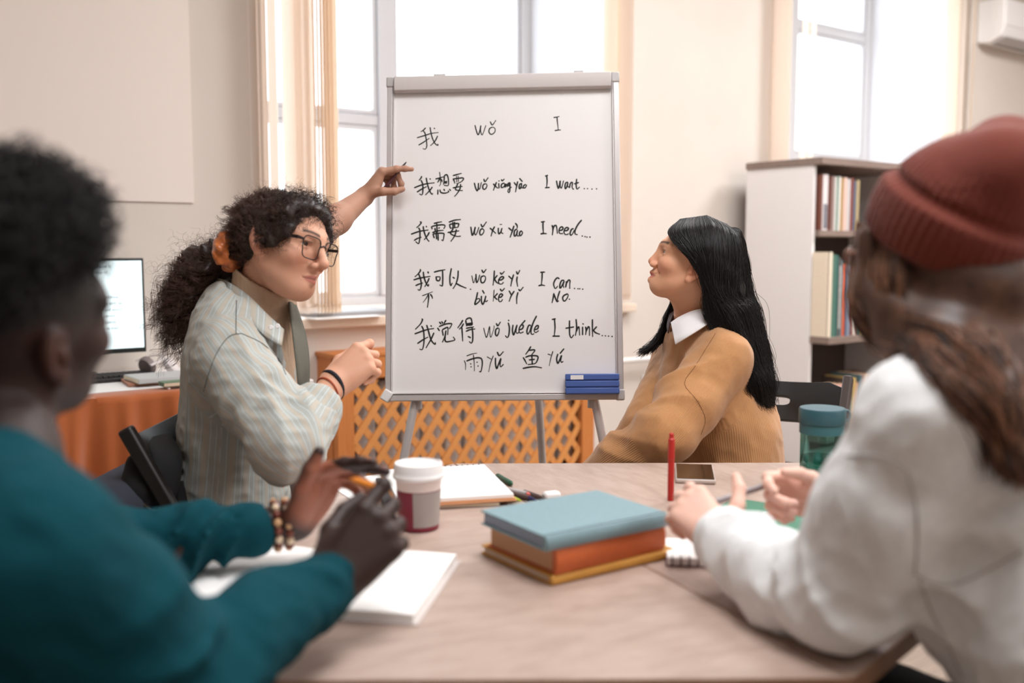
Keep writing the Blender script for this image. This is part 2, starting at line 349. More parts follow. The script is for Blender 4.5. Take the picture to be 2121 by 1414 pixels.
row(-D-.02, zs1+.0175, [(.03, hh*.97, .2, (112, 62, 46), 'brown leather book first', None), (.05, hh*.98, .2, (222, 214, 214), 'white book with a grey picture on its spine', (.25, .22, (120, 120, 128))),
    (.032, hh*.95, .2, (98, 48, 36), 'dark red-brown book third', None), (.028, hh*.96, .19, (150, 128, 122), 'dusty mauve book', None), (.018, hh*.95, .19, (226, 224, 220), 'thin white book', None),
    (.018, hh*.96, .19, (84, 122, 100), 'thin green book', None), (.02, hh*.96, .19, (230, 228, 226), 'white slim book after the green one', None), (.03, hh*.94, .19, (176, 142, 96), 'tan book', None),
    (.035, hh*.95, .19, (222, 190, 178), 'pale pink book', None), (.03, hh*.93, .19, (200, 196, 196), 'light grey book', None), (.03, hh*.95, .19, (130, 70, 60), 'maroon book next to the light grey book', None), (.028, hh*.9, .19, (90, 100, 120), 'slate blue book', None),
    (.03, hh*.92, .19, (180, 160, 120), 'khaki book near the right end', None)], .027, 'books on the top shelf', 'on the top bookcase shelf')
h2 = z_at(522)-zs2-.02
row(-D-.115, zs2+.0205, [(.032, h2*1.0, .110, (236, 222, 200), 'thick cream book showing its cloth front cover', None), (.034, h2*.97, .21, (84, 122, 108), 'mottled green book beside the cream cover', None), (.02, h2*.96, .21, (58, 110, 104), 'teal book', None),
    (.03, h2*.93, .2, (86, 84, 82), 'black book with pale spine marks', (.5, .4, (176, 172, 168))), (.016, h2*.9, .2, (100, 130, 138), 'thin grey-blue book', None), (.026, h2*.86, .2, (212, 92, 44), 'bright orange book', None),
    (.018, h2*.84, .2, (52, 82, 112), 'navy book next to the orange one', None), (.036, h2*.84, .2, (128, 138, 156), 'wide steel-blue book', None), (.026, h2*.84, .2, (120, 52, 44), 'dark red book', None), (.026, h2*.82, .2, (214, 206, 196), 'off-white book', None),
    (.026, h2*.83, .2, (96, 60, 48), 'brown book', None), (.026, h2*.85, .2, (70, 110, 100), 'sea green book', None), (.03, h2*.8, .2, (190, 160, 110), 'straw yellow book', None)], .002, 'books on the middle shelf', 'on the middle shelf of the bookcase')
h3 = z_at(792)-zs3-.02
# lower shelf: first books turn their spines to the left
y = -D-.129
for i, (th, hf, rgb, nm, deco) in enumerate([(.035, .95, (206, 168, 136), 'tan paperback first in the row', None), (.036, .95, (214, 180, 150), 'tan book with a white paper label', (.62, .3, (238, 224, 220))), (.028, .96, (190, 150, 120), 'light brown book', None), (.028, .96, (208, 160, 148), 'salmon pink book', None)][::-1]):
    y2 = y+.001; book(room(sB+.006, TBK+y2+th/2, zs3+.0205), RZ-math.pi/2, .2, th-.002, h3*hf, rgb, nm+' on the low shelf, spine turned to the table', 'books on the low shelf', deco=deco); y += th
row(-D-.12, zs3+.0205, [(.02, h3*1.05, .19, (72, 60, 54), 'dark brown book', None), (.02, h3*1.04, .19, (60, 98, 84), 'dark green book', None), (.03, h3*1.06, .19, (204, 170, 104), 'mustard book', None), (.03, h3*.96, .19, (196, 156, 130), 'beige book', None),
    (.032, h3*1.1, .19, (76, 104, 112), 'blue-grey book standing taller', None), (.03, h3*1.08, .19, (150, 110, 92), 'cinnamon book', None), (.03, h3*1.1, .19, (206, 176, 150), 'cream-tan book', None), (.03, h3*1.08, .19, (168, 120, 98), 'reddish brown book', None),
    (.03, h3*1.1, .19, (120, 90, 80), 'umber book', None), (.03, h3*1.05, .19, (210, 190, 160), 'ivory book', None), (.03, h3*1.1, .19, (90, 70, 66), 'dark plum book', None)], .212, 'books on the low shelf', 'on the low shelf of the bookcase')
# ------------------------------------------------------------------ flip chart
BCn = np.array([-.02648, 2.98250, 1.28477]); brot = (-.19398659, -.0149818, -.04999748); BH = .98096/2
Rb = np.array(Matrix.Rotation(brot[2], 3, 'Z') @ Matrix.Rotation(brot[0], 3, 'X') @ Matrix.Rotation(brot[1], 3, 'Y'))
fc = thing('flip_chart', 'grey-framed whiteboard flip chart covered in handwritten language phrases', 'flip chart', (BCn[0], BCn[1], 0))
bd = part('board', MB().box((0, .008, 0), (.334, .007, BH-.016)), m_board, fc); bd.location = (0, 0, BCn[2]); bd.rotation_euler = Matrix(Rb.tolist()).to_euler()
def bpart(name, mb, mat, bevel=0, label=None, smooth=35):
    return part(name, mb, mat, bd, bevel, label, smooth)
for x in (-.3415, .3415):
    bpart('frame_rail', MB().box((x, .004, 0), (.0085, .012, BH-.02)).box((x-math.copysign(.011, x), -.002, 0), (.002, .008, BH-.02)), m_alu, .002)
bpart('frame_rail', MB().box((0, .004, -BH+.009), (.335, .012, .009)).box((0, -.002, -BH+.021), (.33, .008, .002)), m_alu, .002)
bpart('frame_rail', MB().box((0, .004, BH-.009), (.335, .012, .009)), m_alu, .002)
for x, z in ((-.34, BH-.014), (.34, BH-.014), (.34, -BH+.014)):
    bpart('frame_corner', MB().box((x, .003, z), (.0125, .0145, .016)), m_grey, .004)
bpart('frame_corner', MB().box((-.344, -.001, -BH+.016), (.014, .016, .017), rotm(0, .55, 0)), m_plastic, .004, 'loose tilted white corner cap')
bpart('clamp_bar', MB().ring([[(x, -.004, BH+.004), (x, -.022, BH-.002), (x, -.026, BH-.022), (x, -.023, BH-.046), (x, -.008, BH-.05), (x, -.003, BH-.04)] for x in (-.327, .327)]), M('clamp_grey', (200, 192, 190), .5), .002)
bpart('clamp_hook', MB().box((-.19, -.006, BH+.004), (.018, .006, .004)).box((.23, -.006, BH+.004), (.014, .006, .004)), m_grey, .002)
# legs reach the floor
legs = []
def leg(p, q, r=.0125):
    p, q = np.asarray(p), np.asarray(q); part('leg', MB().cyl(p, q, r, n=14), m_alu, fc); part('foot', MB().cyl(q-(0, 0, .0), q+(0, 0, .03), r*1.25, n=14), m_black, fc)
def bl(x, y, z): return Rb@np.array([x, y, z])+np.array([0, 0, BCn[2]])
for x, x2 in ((-.262, -.375), (.262, .375)):
    a = bl(x, .03, .1); b = bl(x, .03, -.5); d = (b-a); d = d/np.linalg.norm(d); dd = np.array([(x2-x)*1.05, 0, 0]); e = b+d*(b[2]/-d[2]); e = e+np.array([math.copysign(.16, x), 0, 0]); e[2] = 0.0
    leg(b+(0, 0, .03), e)
    part('leg_socket', MB().cyl(b+(0, 0, .05), b+(0, 0, -.012), .017, n=14), m_grey, fc)
b = bl(.085, .06, -.2); e = np.array([.165, .42, 0.0]); leg(b, e)
part('brace', MB().cyl(bl(-.25, .03, -.46), bl(.25, .03, -.46), .008, n=10), m_alu, fc)
# hand writing: ink strokes lying on the enamel, tenths of a millimetre
STROKES = "36:-2339,3343 -2395,3281 -2470,3233|36:-2587,3045 -2339,3117 -2159,3170 -1952,3194|36:-2401,3246 -2353,3181 -2317,2997 -2296,2813 -2310,2729 -2344,2687 -2406,2700|36:-2538,2818 -2379,2913 -2228,3016|36:-2198,3354 -2173,3205 -2131,3035 -2061,2879 -1992,2807 -1951,2799 -1965,2834|36:-1972,3081 -2034,2949 -2103,2865 -2179,2796|36:-2076,3331 -2056,3316|36:-834,3389 -793,3219 -745,3098 -697,3189 -658,3385 -669,3244 -628,3089 -573,3186 -510,3375|36:-325,3322 -394,3281 -415,3183 -367,3111 -312,3110 -243,3165 -226,3263 -270,3314 -325,3322|36:-372,3492 -311,3392 -207,3531|35:1544,3584 1617,3593 1701,3611|35:1641,3592 1649,3441 1673,3201|35:1577,3182 1673,3194 1740,3196|42:-2451,1846 -2465,1804 -2520,1735|42:-2664,1507 -2444,1587 -2265,1625 -2072,1643|42:-2465,1727 -2423,1628 -2409,1488 -2418,1335 -2449,1280 -2504,1308|42:-2580,1373 -2443,1461 -2306,1528|42:-2309,1794 -2278,1626 -2223,1443 -2168,1330 -2126,1288 -2119,1316|42:-2130,1511 -2209,1401 -2326,1284|42:-2199,1771 -2185,1757|42:-2017,1761 -1894,1793 -1798,1820|28:-1908,1969 -1887,1814 -1873,1646 -1886,1577 -1914,1549|42:-1907,1766 -1935,1703 -1962,1662|42:-1873,1758 -1839,1715 -1832,1673|42:-1763,1847 -1770,1714 -1786,1596|42:-1763,1854 -1701,1888 -1660,1838 -1639,1712 -1646,1558 -1763,1563|42:-1756,1672 -1687,1678|42:-1756,1630 -1687,1636|42:-1955,1424 -1961,1292|42:-1893,1423 -1872,1353 -1797,1324 -1701,1329 -1625,1363 -1646,1391|42:-1776,1442 -1756,1400|42:-1605,1439 -1577,1397|42:-1495,1856 -1372,1889 -1255,1917|42:-1495,1744 -1468,1695 -1447,1624|42:-1495,1751 -1344,1769 -1221,1781 -1182,1752 -1221,1690 -1276,1649 -1385,1602|28:-1392,1840 -1388,1651|28:-1344,1839 -1337,1664|42:-1358,1581 -1392,1526 -1426,1429 -1330,1399 -1221,1390|42:-1495,1479 -1358,1504 -1228,1516|42:-1269,1579 -1289,1454 -1358,1330 -1447,1220|42:-857,1614 -823,1474 -776,1375 -741,1458 -734,1618 -728,1430 -687,1457 -648,1624|42:-536,1587 -591,1553 -605,1470 -577,1420 -523,1433 -481,1509 -488,1572 -536,1587|42:-570,1727 -536,1650 -446,1767|42:-283,1575 -222,1505 -153,1448|42:-194,1622 -235,1519 -283,1387|42:-126,1586 -115,1454|42:-121,1670 -114,1661|42:38,1597 -30,1571 -51,1501 -31,1459 38,1500 59,1583 58,1472|42:-43,1703 -16,1668 39,1716|42:72,1569 79,1478 93,1555 121,1540 127,1484|44:204,1608 156,1581 149,1526 183,1518 214,1594 210,1469 202,1344 175,1303 148,1345 175,1414 251,1468|44:340,1606 401,1521|44:443,1632 408,1479 379,1327|44:558,1574 503,1547 486,1450 509,1415 544,1477 565,1567 557,1449 591,1441|44:505,1728 579,1636|44:667,1537 619,1503 612,1448 659,1440 708,1516 667,1544|44:1275,1790 1343,1810|44:1312,1797 1324,1629 1306,1435|44:1272,1433 1387,1441|44:1607,1631 1626,1513 1659,1408 1694,1512 1715,1643 1714,1470 1747,1413 1782,1510 1810,1627|44:1932,1591 1878,1564 1856,1467 1869,1390 1910,1452 1946,1583 1937,1452 1978,1451|44:1991,1423 2013,1533 2054,1581 2081,1560 2066,1449 2093,1379 2113,1379|44:2205,1676 2189,1503 2201,1405 2228,1377 2283,1432|44:2142,1538 2258,1571|44:2427,1385 2435,1384|44:2522,1383 2530,1383|44:2655,1369 2663,1369|44:2790,1374 2799,1374|44:-2485,459 -2457,430 -2512,355 -2587,287|44:-2750,89 -2511,168 -2251,205|44:-2532,272 -2497,195 -2494,2 -2510,-137 -2537,-205 -2612,-149|44:-2660,-100 -2565,-46 -2462,-13|44:-2395,312 -2374,180 -2319,13 -2263,-92 -2222,-134|44:-2216,129 -2264,39 -2359,-84|44:-2306,317 -2295,303|44:-2066,403 -1964,429 -1847,448|44:-2148,301 -2128,238|44:-2128,314 -1977,346 -1799,357 -1738,322 -1772,246|44:-1988,388 -1977,187|44:-2052,237 -2032,243|44:-2045,195 -2025,209|44:-1929,256 -1909,269|44:-2107,127 -1963,173 -1799,191|44:-1963,173 -2004,91|44:-2100,71 -2065,-33|44:-2086,85 -1922,103 -1785,94 -1771,32 -1799,-120 -1833,-105|44:-2004,77 -1990,-68|44:-1949,69 -1942,-111|44:-1615,437 -1458,490 -1280,508|44:-1601,354 -1587,271|44:-1594,368 -1457,386 -1334,384 -1341,315 -1369,274 -1580,250|44:-1505,422 -1498,276|44:-1455,428 -1451,283|44:-1498,228 -1539,166 -1573,98 -1512,42 -1375,-2 -1280,3|44:-1649,120 -1485,145 -1328,163|44:-1403,199 -1430,68 -1485,-42 -1560,-144|44:-966,275 -946,143 -925,25 -884,87 -830,279 -857,114 -823,31 -775,113 -727,257|44:-625,221 -680,180 -700,84 -667,28 -605,69 -571,165 -625,228|44:-659,353 -611,276 -502,419|44:-387,231 -312,161 -224,77|44:-257,270 -312,161 -360,-4|44:-142,227 -142,117 -122,54 -68,115 -33,232 -54,101 -7,66|28:-94,337 -39,343|47:172,229 246,159|47:322,282 267,110 211,-47|47:410,191 348,150 327,40 347,-22 395,26 430,163 415,-2 463,-17|47:370,364 417,301 423,232|47:545,133 497,93 490,10 531,-4 579,78 545,133|47:1144,393 1232,405|47:1191,392 1189,220 1202,40|47:1127,35 1202,47 1283,39|47:1461,284 1487,187 1465,2|47:1480,146 1515,256 1576,282 1602,185 1614,48|47:1669,129 1750,142 1785,203 1744,238 1690,198 1662,116 1682,47 1736,32 1769,38|47:1818,120 1899,126 1947,180 1906,215 1845,182 1810,86 1843,10 1897,2 1938,22|47:2088,178 2034,151 1992,42 2012,-20 2059,13 2115,122|47:2334,428 2238,313 2156,163 2134,53 2161,5 2201,-3|47:2349,-49 2357,-49|47:2432,-68 2440,-68|47:2486,-83 2494,-83|47:2576,-84 2585,-84|44:-2475,-989 -2481,-1037 -2543,-1119 -2631,-1200|44:-2671,-1296 -2474,-1243 -2188,-1199|44:-2522,-1133 -2481,-1243 -2446,-1422 -2466,-1559 -2500,-1613 -2541,-1592|44:-2609,-1468 -2514,-1428 -2412,-1395|44:-2386,-1066 -2372,-1190 -2323,-1355 -2255,-1479 -2228,-1473 -2228,-1439|44:-2215,-1261 -2262,-1370 -2337,-1499|44:-2249,-1061 -2236,-1096|44:-2059,-1071 -1902,-1032 -1745,-1006|44:-1813,-1033 -1806,-1239 -1813,-1471 -1847,-1485 -1887,-1464|44:-2004,-1222 -1983,-1319 -1908,-1326 -1888,-1224 -2004,-1215|44:-1548,-975 -1589,-1201 -1588,-1406 -1561,-1488 -1527,-1414|44:-1500,-1236 -1459,-1264|44:-1344,-1046 -1357,-1245 -1412,-1436 -1493,-1571|44:-1398,-1422 -1276,-1492 -1113,-1563|44:-984,-1598 -971,-1603|28:-936,-1196 -910,-1333 -883,-1415 -828,-1252|44:-814,-1156 -808,-1307 -794,-1403 -747,-1335 -706,-1185|44:-597,-1207 -658,-1240 -672,-1336 -639,-1412 -571,-1392 -530,-1297 -543,-1221 -597,-1200|44:-638,-1029 -590,-1105 -516,-1017|44:-265,-1061 -279,-1273 -307,-1484|44:-184,-1199 -273,-1314|44:-259,-1314 -205,-1397 -151,-1439|44:-144,-1329 -56,-1331 12,-1263 -42,-1235 -110,-1289 -144,-1384 -111,-1453 -43,-1454 -2,-1413|44:-89,-1118 -49,-1160 26,-1086|28:-2410,-1778 -2268,-1725 -2111,-1666|28:-2234,-1726 -2295,-1848 -2389,-1977|44:-2234,-1726 -2227,-1863 -2260,-2121|44:-2172,-1740 -2132,-1795 -2111,-1857|44:-768,-1703 -802,-1867 -850,-2050 -789,-2030 -707,-1949 -721,-1881 -802,-1907|44:-653,-1814 -653,-1964 -613,-2059 -559,-1951 -518,-1802 -545,-1938 -511,-1979 -477,-1945|44:-619,-1644 -572,-1726|28:-274,-1635 -288,-1791 -302,-1968|44:-179,-1745 -274,-1846|44:-261,-1846 -194,-1915|44:-139,-1848 -72,-1848 -24,-1781 -71,-1753 -126,-1807 -146,-1916 -113,-1984 -59,-1971 -32,-1924|44:-91,-1610 -44,-1665 31,-1591|44:162,-1224 250,-1307|44:304,-1185 256,-1348 221,-1518|44:412,-1248 398,-1364 424,-1528|44:393,-1091 426,-1166 488,-1058|44:1108,-1121 1223,-1116|44:1155,-1115 1147,-1306 1125,-1510|44:1051,-1522 1132,-1503 1219,-1518|44:1652,-1319 1605,-1291 1537,-1352 1489,-1474 1515,-1583 1548,-1611 1602,-1550|44:1792,-1369 1725,-1382 1677,-1490 1676,-1599 1723,-1558 1778,-1437 1806,-1396 1771,-1518 1790,-1580|44:1844,-1574 1865,-1465 1859,-1411|44:1858,-1479 1927,-1371 1974,-1385 1966,-1494 1965,-1609|44:2101,-1618 2109,-1618|44:2202,-1626 2210,-1626|44:2255,-1629 2264,-1629|44:2341,-1641 2351,-1641|44:173,-1668 234,-1784|44:315,-1683 233,-1811 172,-1974|44:430,-1719 395,-1868 394,-2044|44:457,-1624 497,-1665 586,-1564|44:1493,-1759 1471,-1895 1437,-2030|44:1493,-1773 1532,-1882 1584,-2005 1625,-1985|44:1668,-1694 1613,-1856 1591,-1984|44:1896,-1778 1801,-1817 1753,-1885 1773,-1973 1826,-1981 1894,-1886 1915,-1805 1869,-1778|44:1947,-1935 1955,-1939|44:-2421,-2474 -2408,-2502 -2468,-2623 -2610,-2771|44:-2630,-2913 -2427,-2841 -2251,-2789 -2075,-2763|44:-2427,-2692 -2380,-2801 -2358,-3031 -2371,-3248 -2411,-3383 -2479,-3375|44:-2547,-3199 -2399,-3099 -2250,-3019|44:-2278,-2666 -2237,-2802 -2155,-3088 -2060,-3217 -2019,-3225 -2026,-3184|44:-2068,-2899 -2155,-3088 -2296,-3330|44:-2156,-2678 -2140,-2695|44:-1899,-2575 -1858,-2623|44:-1831,-2562 -1804,-2610|44:-1709,-2523 -1763,-2604|44:-1953,-2751 -1905,-2826|44:-1905,-2704 -1736,-2638 -1587,-2619 -1533,-2640 -1601,-2768|44:-1817,-2827 -1790,-2970|44:-1810,-2800 -1695,-2740 -1648,-2754 -1655,-2944|44:-1709,-2835 -1736,-2997 -1810,-3166|44:-1729,-2997 -1736,-3106 -1695,-3160 -1587,-3148 -1445,-3109 -1486,-3027|44:-1209,-2529 -1263,-2623 -1351,-2744|44:-1188,-2631 -1236,-2718 -1303,-2785|44:-1236,-2745 -1222,-2935 -1211,-3138|44:-1121,-2536 -1107,-2611 -1094,-2693|44:-1107,-2503 -1033,-2463 -965,-2477 -938,-2572 -932,-2667 -1087,-2679|44:-1087,-2632 -938,-2613|44:-1087,-2659 -938,-2647|44:-1101,-2767 -1006,-2748 -891,-2729|44:-1107,-2855 -993,-2809 -851,-2790|44:-932,-2742 -912,-2938 -919,-3141 -959,-3208 -1006,-3167|44:-1047,-3011 -979,-3046|28:-588,-2766 -548,-2929 -508,-3044 -467,-2943 -412,-2714 -406,-2917 -380,-3045 -332,-2931 -278,-2756 -284,-2702|44:-170,-2764 -231,-2824 -238,-2946 -198,-3000 -144,-2906 -130,-2798 -170,-2764|44:-210,-2635 -170,-2703 -95,-2595|28:-1088,-3585 -939,-3532 -798,-3507|28:-1162,-3725 -1128,-3827 -1128,-3988|44:-1088,-3733 -926,-3674 -765,-3642 -657,-3676 -631,-3804 -651,-3965 -678,-4059 -712,-4052|28:-892,-3560 -873,-3762 -866,-4030|44:-978,-3821 -969,-3824|44:-967,-3906 -961,-3909|44:-789,-3776 -781,-3776|44:-762,-3890 -754,-3884|28:-489,-3617 -375,-3686|28:-307,-3592 -389,-3806 -443,-4061|44:-241,-3660 -241,-3835 -208,-3969 -161,-3862 -79,-3661 -107,-3836 -87,-3917 -13,-3850|44:-186,-3486 -126,-3587 -12,-3474|44:142,-2622 173,-2761 164,-2923 140,-3020 99,-3052 59,-3003|44:147,-2541 157,-2553|44:279,-2689 262,-2843 293,-2981 342,-2860 400,-2682 366,-2860 398,-2933 439,-2910|44:463,-2829 552,-2797 585,-2709 529,-2684 472,-2764 455,-2861 495,-2926 576,-2895|44:634,-2555 537,-2667|44:795,-2695 738,-2710 689,-2864 712,-2961 769,-2881 819,-2719|44:974,-2429 876,-2623 810,-2849 825,-2962 889,-2955|44:906,-2834 1003,-2802 1028,-2722 980,-2713 923,-2785 906,-2866 946,-2915 1027,-2867|44:1440,-2532 1529,-2513|44:1504,-2524 1518,-2776 1491,-3026|44:1451,-3026 1644,-3028|44:1946,-2578 1943,-2796 1949,-2990 1996,-3080 2061,-3000|44:1839,-2795 2064,-2762|44:2139,-2540 2152,-2782 2117,-3008|44:2143,-2895 2192,-2775 2224,-2783 2238,-3001|44:2328,-2768 2326,-2994|44:2338,-2671 2350,-2681|44:2417,-2769 2431,-2866 2414,-2987|44:2431,-2882 2497,-2762 2528,-2803 2526,-3013|44:2620,-2553 2616,-2804 2618,-3046|44:2737,-2765 2640,-2869|44:2640,-2860 2703,-2934 2822,-2983|44:2896,-3025 2906,-3025|44:2989,-3034 2999,-3034|44:3080,-3043 3090,-3043|44:3184,-3055 3195,-3055|44:798,-3334 741,-3430 652,-3550|44:741,-3438 918,-3432 828,-3568|44:579,-3654 626,-3735 674,-3832|44:651,-3639 772,-3600 965,-3602 1012,-3658 963,-3787 899,-3834 722,-3857|44:828,-3600 842,-3850|44:755,-3720 900,-3706|44:569,-3968 738,-3937 930,-3923 1106,-3957|28:1302,-3556 1382,-3581|28:1447,-3477 1381,-3694 1339,-3895|44:1591,-3559 1557,-3696 1588,-3833 1653,-3713 1702,-3592 1677,-3745 1700,-3802 1740,-3778|44:1768,-3408 1663,-3536"
def crom(pts):
    if len(pts) < 3: return [np.array(p, float) for p in pts]
    p = [np.array(q, float) for q in pts]; p = [2*p[0]-p[1]]+p+[2*p[-1]-p[-2]]; out = []
    for i in range(1, len(p)-2):
        for k in range(4):
            t = k/4; out.append(.5*((2*p[i])+(-p[i-1]+p[i+1])*t+(2*p[i-1]-5*p[i]+4*p[i+1]-p[i+2])*t*t+(-p[i-1]+3*p[i]-3*p[i+1]+p[i+2])*t**3))
    return out+[p[-2]]
words = []; 
for st in STROKES.split('|'):
    w, pl = st.split(':'); w = int(w)*1e-4; pts = [tuple(int(v)*1e-4 for v in q.split(',')) for q in pl.split(' ')]
    zc = np.mean([q[1] for q in pts]); key = min(range(7), key=lambda k: abs(zc-(.33, .17, .026, -.10, -.155, -.265, -.36)[k])); words.append((key, w, pts))
groups = []
for key in range(7):
    it = sorted([q for q in words if q[0] == key], key=lambda q: min(p[0] for p in q[2])); cur = None; xm = -9
    for q in it:
        x0 = min(p[0] for p in q[2]); x1 = max(p[0] for p in q[2])
        if cur is None or x0 > xm+.004: cur = []; groups.append(cur); xm = x1
        cur.append(q); xm = max(xm, x1)
def ink(items):
    mb = MB()
    for key, w, pts in items:
        pl = crom(pts); rr = w/2; n = len(pl); vs = []; ln = sum(np.linalg.norm(pl[i+1]-pl[i]) for i in range(n-1))
        for i in range(n):
            d = pl[min(i+1, n-1)]-pl[max(i-1, 0)]; L = np.linalg.norm(d); d = d/L if L > 1e-9 else np.array([1, 0.]); nn = np.array([-d[1], d[0]])
            k = 1.0 if ln < .008 else (.75+.35*math.sin(math.pi*min(1, .25+i/n)))
            vs += [(pl[i][0]+nn[0]*rr*k, 0.0006, pl[i][1]+nn[1]*rr*k), (pl[i][0]-nn[0]*rr*k, .0006, pl[i][1]-nn[1]*rr*k)]
        mb.add(vs, [(2*i, 2*i+1, 2*i+3, 2*i+2) for i in range(n-1)])
        for q in (pl[0], pl[-1]): mb.add([(q[0]+rr*.85*math.cos(a), .0006, q[1]+rr*.85*math.sin(a)) for a in np.linspace(0, 2*math.pi, 9)[:-1]], [tuple(range(8))])
    return mb
for g_ in groups:
    mb = ink(g_); me = bpy.data.meshes.new('handwritten_word'); me.from_pydata(mb.v, [], mb.f); me.materials.append(m_ink); o = obj('handwritten_word', me, bd); o['kind'] = 'stuff'
# eraser
er = thing('board_eraser', 'blue magnetic board eraser stuck on the lower right of the whiteboard', 'eraser', (BCn+Rb@np.array([.258, 0, -.446])).tolist()); er.rotation_euler = Matrix(Rb.tolist()).to_euler()
m_blue = M('eraser_blue', (70, 98, 168), .45)
mb = MB()
for z in (-.02, 0, .02): mb.box((0, -.024, z), (.078, .016, .0092))
mb.box((0, -.02, 0), (.0765, .016, .027)); part('body', mb, m_blue, er, .003)
part('felt_pad', MB().box((0, -.0025, 0), (.074, .0022, .024)), m_grey, er)
part('label', MB().box((-.044, -.0402, .019), (.0185, .0006, .0062)), m_plastic, er, label='small white label')
# ------------------------------------------------------------------ trapezoid tables
ZT = .74
pBL = np.array([-.1381, 2.3254]); pNR = np.array([.4075, 1.1413]); sd = .86
dg = math.atan2(*(pNR-pBL)[::-1]); an = math.radians(66)
pol = lambda p, a, l: p+l*np.array([math.cos(a), math.sin(a)])
pBR = pol(pBL, dg+an, sd); pR = pol(pNR, dg+math.pi-an, sd); pL = pol(pBL, dg-an, sd); pNL = pol(pNR, dg+math.pi+an, sd)
def trap(poly, label, mat):
    c = np.mean(poly, 0); sdir = (pNR-pBL)/np.linalg.norm(pNR-pBL); rz = math.atan2(sdir[1], sdir[0])
    r = thing('trapezoid_table', label, 'table', (c[0], c[1], 0), rz, 'trapezoid tables pushed together')
    Ri = rotm(0, 0, -rz)[:2, :2]; q = [Ri@(p-c) for p in poly]
    ins = [p*(1-.0012/np.linalg.norm(p)) for p in q]
    part('tabletop', MB().prism([p*.9965 for p in ins], ZT-.028, ZT), mat, r, .0012)
    mb = MB(); n = 4; rings = []
    for z, k in ((ZT-.0275, 1), (ZT-.0008, 1), (ZT-.0008, .9968), (ZT-.0275, .9968)): rings.append([(p[0]*k, p[1]*k, z) for p in ins])
    mb.ring(rings, False, True); part('edge_band', mb, m_edge, r)
    for p in q:
        p2 = p*.86; part('leg', MB().box((p2[0], p2[1], (ZT-.03)/2), (.017, .017, (ZT-.03)/2)), m_black, r, .003)
    mb = MB()
    for i in range(4):
        a, b = q[i]*.86, q[(i+1) % 4]*.86; d = b-a; mb.box(((a+b)[0]/2, (a+b)[1]/2, ZT-.05), (np.linalg.norm(d)/2-.018, .01, .02), rotm(0, 0, math.atan2(d[1], d[0])))
    part('apron_frame', mb, m_black, r); return r
trap([pBL, pNR, pR, pBR], 'trapezoid laminate table with the phone and green notebook on it', m_table)
trap([pBL, pL, pNL, pNR], 'trapezoid laminate table with the open notebook and paper cup', m_table2)
# ------------------------------------------------------------------ things on the tables
def rect_at(p0, p1, p2, z):     # three pixel corners on the plane z
    return [onz(p[0], p[1], z) for p in (p0, p1, p2)]
# paper cup
c = onz(868, 1093, ZT); cup = thing('coffee_cup', 'maroon paper coffee cup with white lid and grey label', 'cup', (c[0], c[1], ZT))
m_mar = M('maroon_paper', (132, 38, 58), .5, .03, 40); m_cupw = M('cup_white', (240, 228, 224), .5)
part('cup_body', MB().lathe([(.033, 0), (.0365, .004), (.0405, .074), (.0405, .0745), (.03, .0745)], n=40), m_mar, cup, label='maroon lower body')
part('cup_rim', MB().lathe([(.0402, .0745), (.0425, .099), (.042, .0995), (.03, .0995)], n=40), m_cupw, cup)
part('lid', MB().lathe([(.0435, .094), (.047, .0955), (.0472, .1005), (.0455, .103), (.045, .108), (.0438, .1185), (.0428, .1215), (.0395, .1222), (.0385, .1195), (.0, .1188)], n=40), m_plastic, cup, label='white plastic lid')
mb = MB(); P = []
for z in np.linspace(.010, .0735, 8):
    rr = .0365+(.0405-.0365)*(z-.004)/.07+.0006; P.append([(rr*math.cos(a), rr*math.sin(a), z) for a in np.linspace(math.radians(-100), math.radians(-8), 14)])
mb.grid(P); part('label_patch', mb, M('label_greyish', (168, 160, 156), .5), cup, label='grey label', smooth=0)
# open notebook in front of the man in teal
a, b = onz(945, 1150, ZT+.012), onz(856, 1276, ZT+.012); d = (a-b)[:2]; hgt = np.linalg.norm(d); rz = math.atan2(d[1], d[0])-math.pi/2
nb = thing('open_notebook', 'open notebook with blank white pages under the dark hands', 'notebook', (b[0], b[1], ZT), rz)
def page(sg):
    mb = MB(); n = 12; wd = .205; P = []
    for y in (0, hgt): P.append([(-.205+sg*wd*i/n if sg > 0 else -.205-wd*i/n, y, .004+.012*math.sin(math.pi*min(1, (i/n)*.55+.12))**1.0) for i in range(n+1)])
    for k in range(len(P)): P[k] = [np.array(p) for p in P[k]]
    top = P; bot = [[np.array((p[0], p[1], .002)) for p in r] for r in P]
    rings = []
    for i in range(n+1): rings.append([top[0][i], top[1][i], bot[1][i], bot[0][i]])
    mb.ring(rings); return mb
part('page_block', page(1), m_paper, nb); part('page_block', page(-1), m_paper, nb)
part('cover', MB().box((-.205, hgt/2, .001), (.212, hgt/2+.004, .001)), M('cover_grey', (196, 186, 182), .6), nb)
